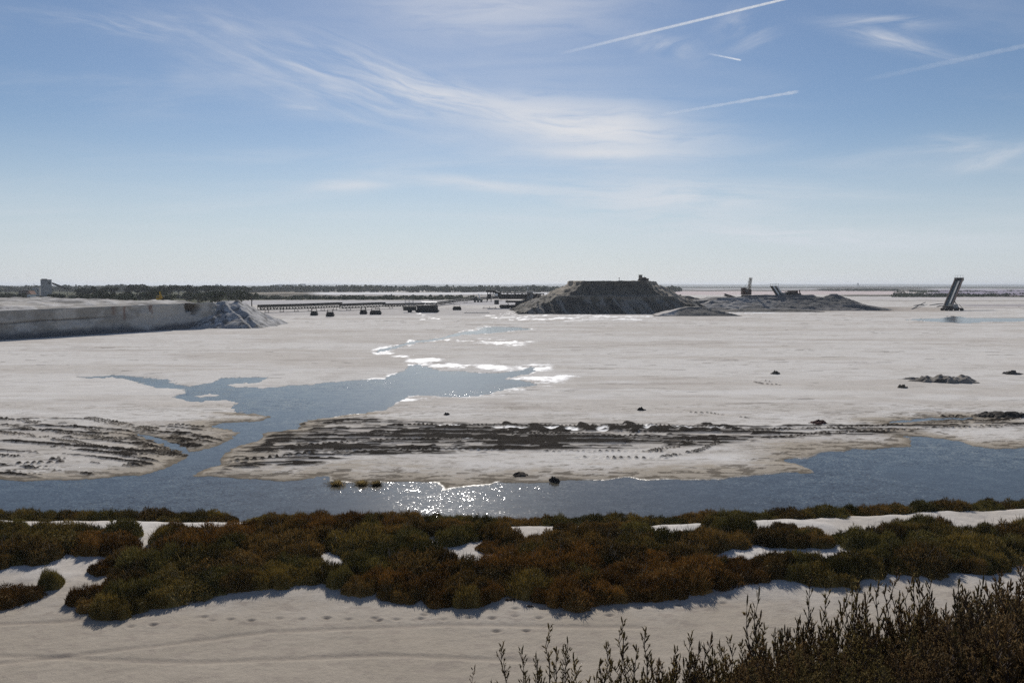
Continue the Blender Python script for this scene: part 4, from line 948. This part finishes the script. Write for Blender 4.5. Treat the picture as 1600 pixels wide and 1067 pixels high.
# ------------------------------------------------------------------ scrub on the near bank
M_sh = [leaf_mat('scrub_olive', (.112, .097, .042), (.50, .40, .155), .52), leaf_mat('scrub_brown', (.115, .089, .043), (.50, .365, .150), .52), leaf_mat('scrub_rust', (.145, .095, .042), (.52, .345, .125), .52), leaf_mat('scrub_green', (.106, .100, .041), (.43, .37, .150), .5)]
M_twig = plain('dry_twig', (.30, .25, .20), .9, .3, 8)
M_stem = plain('scrub_stem', (.075, .05, .035), .9, .4, 8)
def scrub_mesh(seed, mat, n=5200):
    rng = random.Random(seed); V, Fc = [], []
    lob = [(0, 0, .95, .72)] + [(rng.uniform(-.68, .68), rng.uniform(-.68, .68), rng.uniform(.26, .48), rng.uniform(.6, 1.12)) for _ in range(16)]
    def surf(x, y):
        z = 0
        for (lx, ly, lr, lh) in lob:
            q = 1 - ((x - lx) ** 2 + (y - ly) ** 2) / lr ** 2
            if q > 0: z = max(z, lh * q ** .75)
        return z
    N = 18                                                # inner twiggy mass
    idx = {}
    for i in range(N + 1):
        for j in range(N + 1):
            x, y = -1.1 + 2.2 * i / N, -1.1 + 2.2 * j / N; idx[i, j] = len(V); V.append(Vector((x, y, .70 * surf(x, y) * .42 - .03 + rng.uniform(-.05, .04))))
    for i in range(N):
        for j in range(N):
            q4 = (idx[i, j], idx[i + 1, j], idx[i + 1, j + 1], idx[i, j + 1])
            if max(V[q_].z for q_ in q4) > .02: Fc.append(q4)
    for _ in range(n):
        x, y = rng.uniform(-1.15, 1.15), rng.uniform(-1.15, 1.15); z = surf(x, y)
        if z <= 0.02: continue
        z *= .42; base = Vector((x, y, z * rng.uniform(.45, .98)))
        e = .08; nx, ny = surf(x - e, y) - surf(x + e, y), surf(x, y - e) - surf(x, y + e)
        d = Vector((nx * .9 + rng.gauss(0, .5), ny * .9 + rng.gauss(0, .5), .85 + rng.gauss(0, .25))).normalized()
        L = rng.uniform(.06, .15) * (1.8 if rng.random() < .07 else 1); rr_ = rng.uniform(.008, .016)
        a_ = d.orthogonal().normalized(); c_2 = d.cross(a_); b0_ = len(V); t0 = rng.uniform(0, 6)
        for k_ in range(3): V.append(base + (a_ * math.cos(t0 + 2.09 * k_) + c_2 * math.sin(t0 + 2.09 * k_)) * rr_ + d * L * .3)
        V.append(base + d * L); V.append(base)
        Fc += [(b0_, b0_ + 1, b0_ + 3), (b0_ + 1, b0_ + 2, b0_ + 3), (b0_ + 2, b0_, b0_ + 3), (b0_, b0_ + 4, b0_ + 1), (b0_ + 1, b0_ + 4, b0_ + 2), (b0_ + 2, b0_ + 4, b0_)]
    return V, Fc
def scrub_proto(seed, mi):
    r = empty('scrub_bush'); V, Fc = scrub_mesh(seed, None); mesh_obj('foliage', V, Fc, M_sh[mi], r)
    rng = random.Random(seed + 50); st = MB()
    for i in range(9):
        a_ = rng.uniform(0, 6.28); st.tube((.1 * math.cos(a_), .1 * math.sin(a_), -.05), (.75 * math.cos(a_), .75 * math.sin(a_), .24), .022, .010, 4)
    st.build('stem', M_stem, r)
    for i in range(3):
        a_, q_ = rng.uniform(0, 6.28), rng.uniform(.1, .75); b_ = Vector((q_ * math.cos(a_), q_ * math.sin(a_), .12)); e_ = b_ + Vector((rng.gauss(0, .12), rng.gauss(0, .12), rng.uniform(.28, .46) * (1.1 - .5 * q_)))
        tw = MB().tube(b_, e_, .008, .004, 3); m2_ = b_.lerp(e_, .55); tw.tube(m2_, m2_ + Vector((rng.gauss(0, .1), rng.gauss(0, .1), .14)), .005, .003, 3); tw.build('dry_twig', M_twig, r)
    return r
sp_ = [[scrub_proto(600 + 10 * mi + j, mi) for j in range(2)] for mi in range(4)]
su = set()
NAME = ['olive', 'brown', 'rust-red', 'green']
def put_scrub(mi, x, y, s_, hz_, label=None, group=None, name=None):
    j = R.randrange(2); pr = sp_[mi][j]
    o = pr if (mi, j) not in su else copy_tree(pr); su.add((mi, j))
    o.location = (x, y, gz(x, y) - .03); o.scale = (s_ * R.uniform(.85, 1.2), s_ * R.uniform(.85, 1.15), hz_); o.rotation_euler = (0, 0, R.uniform(0, 6.28))
    if name: o.name = name
    tag(o, label or f'{NAME[mi]} low scrub bush in the dense belt between sand strip and water', 'bush', group or f'{NAME[mi]} bushes of the dense scrub belt'); return o
# outline of the dense belt (feet of the bushes) and its sandy gaps
belt = [(-120, 905), (0, 900), (40, 890), (110, 880), (215, 872), (170, 893), (105, 912), (60, 925), (110, 945), (135, 968), (180, 975), (250, 955), (330, 940), (420, 930), (505, 920), (560, 938), (610, 945), (660, 955), (740, 958), (790, 940), (860, 953), (960, 950), (1040, 945), (1100, 933), (1165, 925), (1210, 910), (1270, 925), (1330, 925), (1370, 908), (1440, 908), (1480, 900), (1530, 910), (1600, 885), (1800, 880),
        (1800, 822), (1600, 822), (1500, 824), (1400, 830), (1320, 836), (1180, 832), (1100, 830), (1000, 830), (900, 832), (800, 832), (740, 822), (600, 820), (500, 820), (420, 824), (340, 832), (280, 838), (150, 838), (60, 832), (-120, 830)]
gaps = [(125, 826, 95, 7), (225, 855, 30, 14), (320, 826, 56, 4), (512, 880, 30, 15), (755, 868, 56, 16), (680, 856, 18, 6), (825, 834, 36, 6), (1050, 834, 40, 6), (1185, 870, 62, 12), (1290, 832, 105, 6), (1308, 872, 38, 13), (1395, 858, 22, 5), (1540, 828, 70, 5), (140, 915, 40, 14), (30, 915, 36, 10), (1440, 932, 50, 14)]
bw = [(p.x, p.y) for p in (px(u, v, .3) for u, v in belt)]; placed = []
def in_gap(u, v_, pad=0): return any(((u - a) / (b_ + pad)) ** 2 + ((v_ - c - 6) / (d2 + 6 + pad * .35)) ** 2 < 1 for a, c, b_, d2 in gaps)
GN = {2: 'by the gap nearest the lone rust-red bush', 0: 'by the long sand patch near the water', 3: 'by the small notch-shaped gap', 4: 'by the round sandy gap', 8: 'by the tawny sand gap', 10: 'by the pale sloping sand gap', 9: 'by the white sand ridge'}
tries = 0
while len(placed) < 285 and tries < 14000:
    tries += 1
    u, v_ = R.uniform(-110, 1780), R.uniform(828, 975); p = px(u, v_, .3)
    s_ = R.uniform(.6, 1.2) * (.85 if v_ < 860 else 1)
    sdv = float(poly_sd(np.array([p.x]), np.array([p.y]), bw)[0])
    if sdv < .62 * s_: s_ = sdv / .7
    if s_ < .36: continue
    if in_gap(u, v_, 16 * s_): continue
    if any((p.x - a) ** 2 + (p.y - b_) ** 2 < (.44 * (s_ + c)) ** 2 for a, b_, c in placed): continue
    placed.append((p.x, p.y, s_))
    n = float(fbm(p.x / 3.5, p.y / 3.5, 2, 71)); mi = 0 if n < .40 else (3 if n < .48 else (1 if n < .63 else 2))
    if R.random() < .2: mi = R.choice([0, 1, 1, 3])
    size = 'small' if s_ < .55 else ('broad' if s_ > .9 else 'middling')
    row = 'at the sand-strip edge of the belt' if sdv < 1.3 and v_ > 890 else ('on the water side of the belt' if v_ < 855 else 'deep inside the belt')
    nb = [g_ for g_ in GN if ((u - gaps[g_][0]) / (gaps[g_][2] + 60)) ** 2 + ((v_ - gaps[g_][1]) / (gaps[g_][3] + 22)) ** 2 < 1]
    where = GN[nb[0]] if nb else row
    put_scrub(mi, p.x, p.y, s_, R.uniform(.85, 1.5) * (.7 + .35 * s_), f'{size} {NAME[mi]} scrub bush {where}', 'bushes of the dense scrub belt')
# row along the water's edge
u = -90.0
while u < 1740:
    vb = np.interp(u, [-100, 0, 130, 300, 370, 430, 800, 960, 1200, 1400, 1600, 1750], [812, 811, 814, 811, 812, 818, 826, 825, 818, 809, 799, 795]) + R.uniform(-2, 3)
    p = px(u, vb, .08); s_ = R.uniform(.5, .85)
    gap = (145 < u < 160) or (300 < u < 306) or (368 < u < 388) or (905 < u < 930 and False) or (805 < u < 830)
    if not gap: mi = R.choice([0, 1, 1, 3]); put_scrub(mi, p.x, p.y, s_, R.uniform(.75, 1.2), f"{'tiny' if s_ < .62 else 'rounded'} {NAME[mi]} bush at the water edge " + ('behind the long sand patch' if u < 330 else 'behind the widest part of the belt' if u < 830 else 'behind the tawny sand gap' if u < 1180 else 'behind the white sand ridge'), 'bushes along the near water edge')
    u += R.uniform(20, 34)
put_scrub(2, *px(8, 962).xy, .75, .95, 'rust-red bush standing apart on the sand before the belt'); put_scrub(2, *px(42, 952).xy, .35, .5, 'small rust bush beside the lone rust-red one on the sand')
put_scrub(2, *px(765, 876).xy, .5, .6, 'small rust bush in the round sandy gap of the belt'); put_scrub(1, *px(905, 858).xy, .55, .7, 'rounded brown bush at the edge of the round sandy gap')
put_scrub(1, *px(1262, 862).xy, .75, .7, 'brown bush between two sandy gaps of the belt'); put_scrub(0, *px(1338, 872).xy, .5, .6, 'small olive bush in the pale sandy gap of the belt'); put_scrub(1, *px(1225, 850).xy, .55, .7, 'small brown bush on the sand ridge near the water')
for q3, (u, v_, s_, l) in enumerate([(526, 757, .60, 'small dark tuft at the far waterline with a twin beside it'), (566, 757, .52, 'small dark tuft at the far waterline by a bright pool edge'), (588, 757.5, .32, 'smallest dark tuft at the end of the far waterline pair')]):
    rng = random.Random(700 + q3); V, Fc = [], []; p = px(u, v_)
    for _ in range(420):
        a_ = rng.uniform(0, 6.28); r0 = abs(rng.gauss(0, .30)) * s_; o_ = Vector((r0 * 1.5 * math.cos(a_), r0 * .8 * math.sin(a_), -.02)); tip = o_ + Vector((rng.gauss(0, .10) + .12 * math.cos(a_), rng.gauss(0, .10) + .1 * math.sin(a_), rng.uniform(.10, .30) * (1 - .5 * min(1, r0 / s_ / .7))))
        w_ = Vector((-math.sin(a_), math.cos(a_), 0)) * rng.uniform(.008, .016); b1 = len(V); mid = o_.lerp(tip, .5) + Vector((0, 0, .02)); V += [o_ - w_, o_ + w_, mid + w_, mid - w_, tip]; Fc += [(b1, b1 + 1, b1 + 2, b1 + 3), (b1 + 3, b1 + 2, b1 + 4)]
    o = mesh_obj('bank_tuft', V, Fc, M_sh[1]); o.location = (p.x, p.y, max(.0, gz(p.x, p.y))); tag(o, l, 'tuft', 'tufts at the far waterline')

# ------------------------------------------------------------------ tall shrubs on the slope below the viewer
M_tall = leaf_mat('seablite_leaf', (.095, .080, .032), (.30, .22, .085), .42); M_tall2 = leaf_mat('seablite_red', (.095, .068, .034), (.29, .19, .085), .42)
def tall_proto(seed, mat, dense):
    rng = random.Random(seed); r = empty('tall_shrub'); V, Fc = [], []; st = MB()
    def shoot(p, d, L, rr_):
        a_ = d.orthogonal().normalized(); c2 = d.cross(a_); b0_ = len(V)
        for (t, f_) in ((.0, .35), (.35, 1), (.75, .8)):
            for k_ in range(4): V.append(p + d * L * t + (a_ * math.cos(1.57 * k_) + c2 * math.sin(1.57 * k_)) * rr_ * f_)
        V.append(p + d * L)
        for q_ in (0, 4):
            for k_ in range(4): Fc.append((b0_ + q_ + k_, b0_ + q_ + (k_ + 1) % 4, b0_ + q_ + 4 + (k_ + 1) % 4, b0_ + q_ + 4 + k_))
        for k_ in range(4): Fc.append((b0_ + 8 + k_, b0_ + 8 + (k_ + 1) % 4, b0_ + 12))
        for _ in range(5):                                  # small leaves
            t = rng.uniform(.1, .95); o_ = p + d * L * t; e = (d * .8 + Vector((rng.gauss(0, .6), rng.gauss(0, .6), rng.gauss(0, .5)))).normalized(); w_ = e.orthogonal().normalized() * .004; b1 = len(V)
            V.extend([o_ + w_, o_ - w_, o_ + e * rng.uniform(.018, .035)]); Fc.append((b1, b1 + 1, b1 + 2))
    n = 18 if dense else 10
    for i in range(n):
        a_ = rng.uniform(0, 6.28); sp2 = rng.uniform(.05, .62 if dense else .55); H = rng.uniform(.65, 1.0) * (1.0 if rng.random() < .8 else 1.15)
        p = Vector((.08 * math.cos(a_), .08 * math.sin(a_), 0)); top_ = Vector((sp2 * math.cos(a_), sp2 * math.sin(a_), H)); prev = p
        K = 7
        for k_ in range(1, K + 1):
            t = k_ / K; q_ = p.lerp(top_, t) + Vector((rng.gauss(0, .022), rng.gauss(0, .022), 0)) + Vector((math.cos(a_), math.sin(a_), 0)) * .1 * math.sin(t * 3.14)
            st.tube(prev, q_, .011 * (1.15 - t) + .002, .011 * (1.02 - t) + .002, 4, False)
            if t > (.2 if dense else .42):
                for _ in range(13 if dense else 7):
                    o_ = prev.lerp(q_, rng.random()); b_ = rng.uniform(0, 6.28); dd = Vector((math.cos(b_) * .6, math.sin(b_) * .6, .9)).normalized()
                    bl_ = rng.uniform(.02, .15) * (1.15 - .6 * t); e_ = o_ + dd * bl_
                    if bl_ > .05: st.tube(o_, e_, .005, .003, 3, False)
                    for __ in range(2 if bl_ > .07 else 1): shoot(o_.lerp(e_, rng.uniform(.5, 1)), (dd + Vector((rng.gauss(0, .25), rng.gauss(0, .25), .2))).normalized(), rng.uniform(.025, .055), rng.uniform(.004, .008))
            prev = q_
        shoot(prev, Vector((rng.gauss(0, .1), rng.gauss(0, .1), 1)).normalized(), .09, .009)
    mesh_obj('foliage', V, Fc, mat, r); st.build('stem', M_stem, r); return r
tp = [(tall_proto(800, M_tall, True), 0), (tall_proto(801, M_tall2, True), 1), (tall_proto(802, M_tall, True), 0), (tall_proto(803, M_tall2, True), 1), (tall_proto(804, M_tall, False), 2), (tall_proto(805, M_tall2, False), 2)]
tu = set(); TLB = [('dense olive seablite shrub on the embankment slope', 'dense olive shrubs on the slope'), ('dense reddish-brown seablite shrub on the embankment slope', 'dense reddish shrubs on the slope'), ('sparse seablite stalk with bare lower stems', 'sparse stalks above the slope shrubs')]
def put_tall(i, u, vtop, Y):
    p = at(u, vtop, Y); zb = float(bank_z(p.x, Y)); H = p.z - zb
    if H < .25: return
    o = tp[i][0] if i not in tu else copy_tree(tp[i][0]); tu.add(i)
    w = min(1.35, max(.8, H * .9)) * R.uniform(.9, 1.1); o.location = (p.x, Y, zb - .03); o.scale = (w, w, H / 1.02); o.rotation_euler = (0, 0, R.uniform(0, 6.28)); l = TLB[tp[i][1]]; tag(o, ('short ' if H < 1.0 else 'tall ' if H > 1.5 else 'middling ') + l[0] + (' below the sparse stalks' if Y < 8.4 and i < 4 else ' at the foot of the thicket' if i < 4 else ' over the sand strip' if u < 1200 else ' before the scrub belt'), 'shrub', l[1])
ut, vt = [800, 880, 960, 1040, 1100, 1150, 1210, 1300, 1400, 1480, 1540, 1600, 1700], [1100, 1088, 1076, 1062, 1042, 1024, 1006, 992, 988, 972, 946, 912, 890]
for Y in (6.6, 7.3, 8.0, 8.8, 9.6, 10.4):
    u = 830 + R.uniform(0, 40) + (10.4 - Y) * 25
    while u < 1760:
        v0 = float(np.interp(u, ut, vt)) + R.uniform(-4, 26) + (10.4 - Y) * 14
        put_tall(R.choice([0, 1, 2, 3, 3]), u, v0, Y + R.uniform(-.3, .3)); u += R.uniform(36, 62)
for (u, v_, Y) in [(838, 1018, 9.5), (890, 1015, 9.8), (990, 1008, 10), (1025, 1010, 9.7), (1090, 1004, 10.3), (1125, 962, 10), (1150, 1000, 10.4), (1235, 925, 10.2), (1262, 940, 10.4), (1290, 938, 10.6), (1330, 934, 10.1), (1372, 930, 9.9), (1392, 913, 10.2), (1425, 906, 9.8), (1465, 908, 10.0), (1486, 950, 10.4), (1515, 942, 9.8), (1590, 905, 9.6), (1545, 935, 10.3), (718, 1058, 9.8), (1410, 925, 10.5), (1450, 925, 10.4)]:
    put_tall(R.choice([4, 5]), u, v_, Y)

# ------------------------------------------------------------------ contrails, high up
m_con = bpy.data.materials.new('ice_trail'); m_con.use_nodes = True; T = NT(m_con.node_tree); T.n.clear()
g = T.new('ShaderNodeNewGeometry'); a_ = T.new('ShaderNodeAttribute', attribute_name='tint')
lw = T.new('ShaderNodeLayerWeight'); lw.inputs[0].default_value = .5
edge = T.m('SUBTRACT', 1.0, T.ramp(lw.outputs['Facing'], .25, .95))
nz = T.ramp(T.noise(g.outputs['Position'], .006, 4, .6), .30, .62)
fac = T.m('MULTIPLY', T.m('MULTIPLY', a_.outputs['Fac'], edge), T.m('MULTIPLY_ADD', nz, .5, .5))
df = T.new('ShaderNodeBsdfDiffuse'); df.inputs[0].default_value = (.97, .97, .97, 1); tl = T.new('ShaderNodeBsdfTranslucent'); tl.inputs[0].default_value = (.97, .97, .97, 1)
m1 = T.new('ShaderNodeMixShader'); m1.inputs[0].default_value = .6; T.link(df.outputs[0], m1.inputs[1]); T.link(tl.outputs[0], m1.inputs[2])
tp_ = T.new('ShaderNodeBsdfTransparent'); m2 = T.new('ShaderNodeMixShader'); T.link(fac, m2.inputs[0]); T.link(tp_.outputs[0], m2.inputs[1]); T.link(m1.outputs[0], m2.inputs[2])
ou = T.new('ShaderNodeOutputMaterial'); T.link(m2.outputs[0], ou.inputs[0])
def contrail(u0, v0, u1, v1, w0, w1, a0, a1, label, wob=0.0):
    ALT = 9000.0; A, B = px(u0, v0, ALT), px(u1, v1, ALT); n, kx = 40, 8; V, Fc, Cc = [], [], []; d = (B - A).normalized(); s_ = d.cross(Vector((0, 0, 1))).normalized(); up_ = s_.cross(d)
    rg = random.Random(int(u0))
    for i in range(n + 1):
        t = i / n; c = A.lerp(B, t); rr_ = (w0 + (w1 - w0) * t) / F * c.length * .5 * (1 + wob * rg.uniform(-.4, .5)); al = (a0 + (a1 - a0) * t) * min(1, t * 12) * min(1, (1 - t) * 25)
        for k_ in range(kx): V.append(c - A + (s_ * math.cos(6.2832 * k_ / kx) + up_ * math.sin(6.2832 * k_ / kx)) * rr_); Cc.append((al, al, al, 1))
    for i in range(n):
        for k_ in range(kx): Fc.append((i * kx + k_, i * kx + (k_ + 1) % kx, (i + 1) * kx + (k_ + 1) % kx, (i + 1) * kx + k_))
    o = mesh_obj('contrail', V, Fc, m_con, None, True, Cc); o.location = A; tag(o, label, 'contrail'); return o
contrail(860, 88, 1330, -26, 6, 3.2, .0, .8, 'long bright white contrail running out of the top of the sky')
contrail(1105, 84, 1158, 94.5, 3.4, 2.8, .0, .55, 'short bright contrail dash, sharp at one end')
contrail(1020, 182, 1250, 143, 6, 4.5, .04, .26, 'broken fuzzy contrail of medium length over the open sky', .6)
contrail(1340, 128, 1680, 55, 8, 6, .02, .13, 'faint wide contrail fading away over the salt flat', .4)

# ------------------------------------------------------------------ air
hz_ = MB().box((2000, 6600, 14.5), (30000, 20000, 33)); m_h = bpy.data.materials.new('air'); m_h.use_nodes = True; T = NT(m_h.node_tree); T.n.clear()
pv = T.new('ShaderNodeVolumePrincipled'); pv.inputs['Color'].default_value = (.86, .92, 1, 1); pv.inputs['Density'].default_value = 1 / 9000.0; pv.inputs['Anisotropy'].default_value = .3
ou = T.new('ShaderNodeOutputMaterial'); T.link(pv.outputs[0], ou.inputs['Volume'])
tag(hz_.build('haze', m_h), kind='stuff')
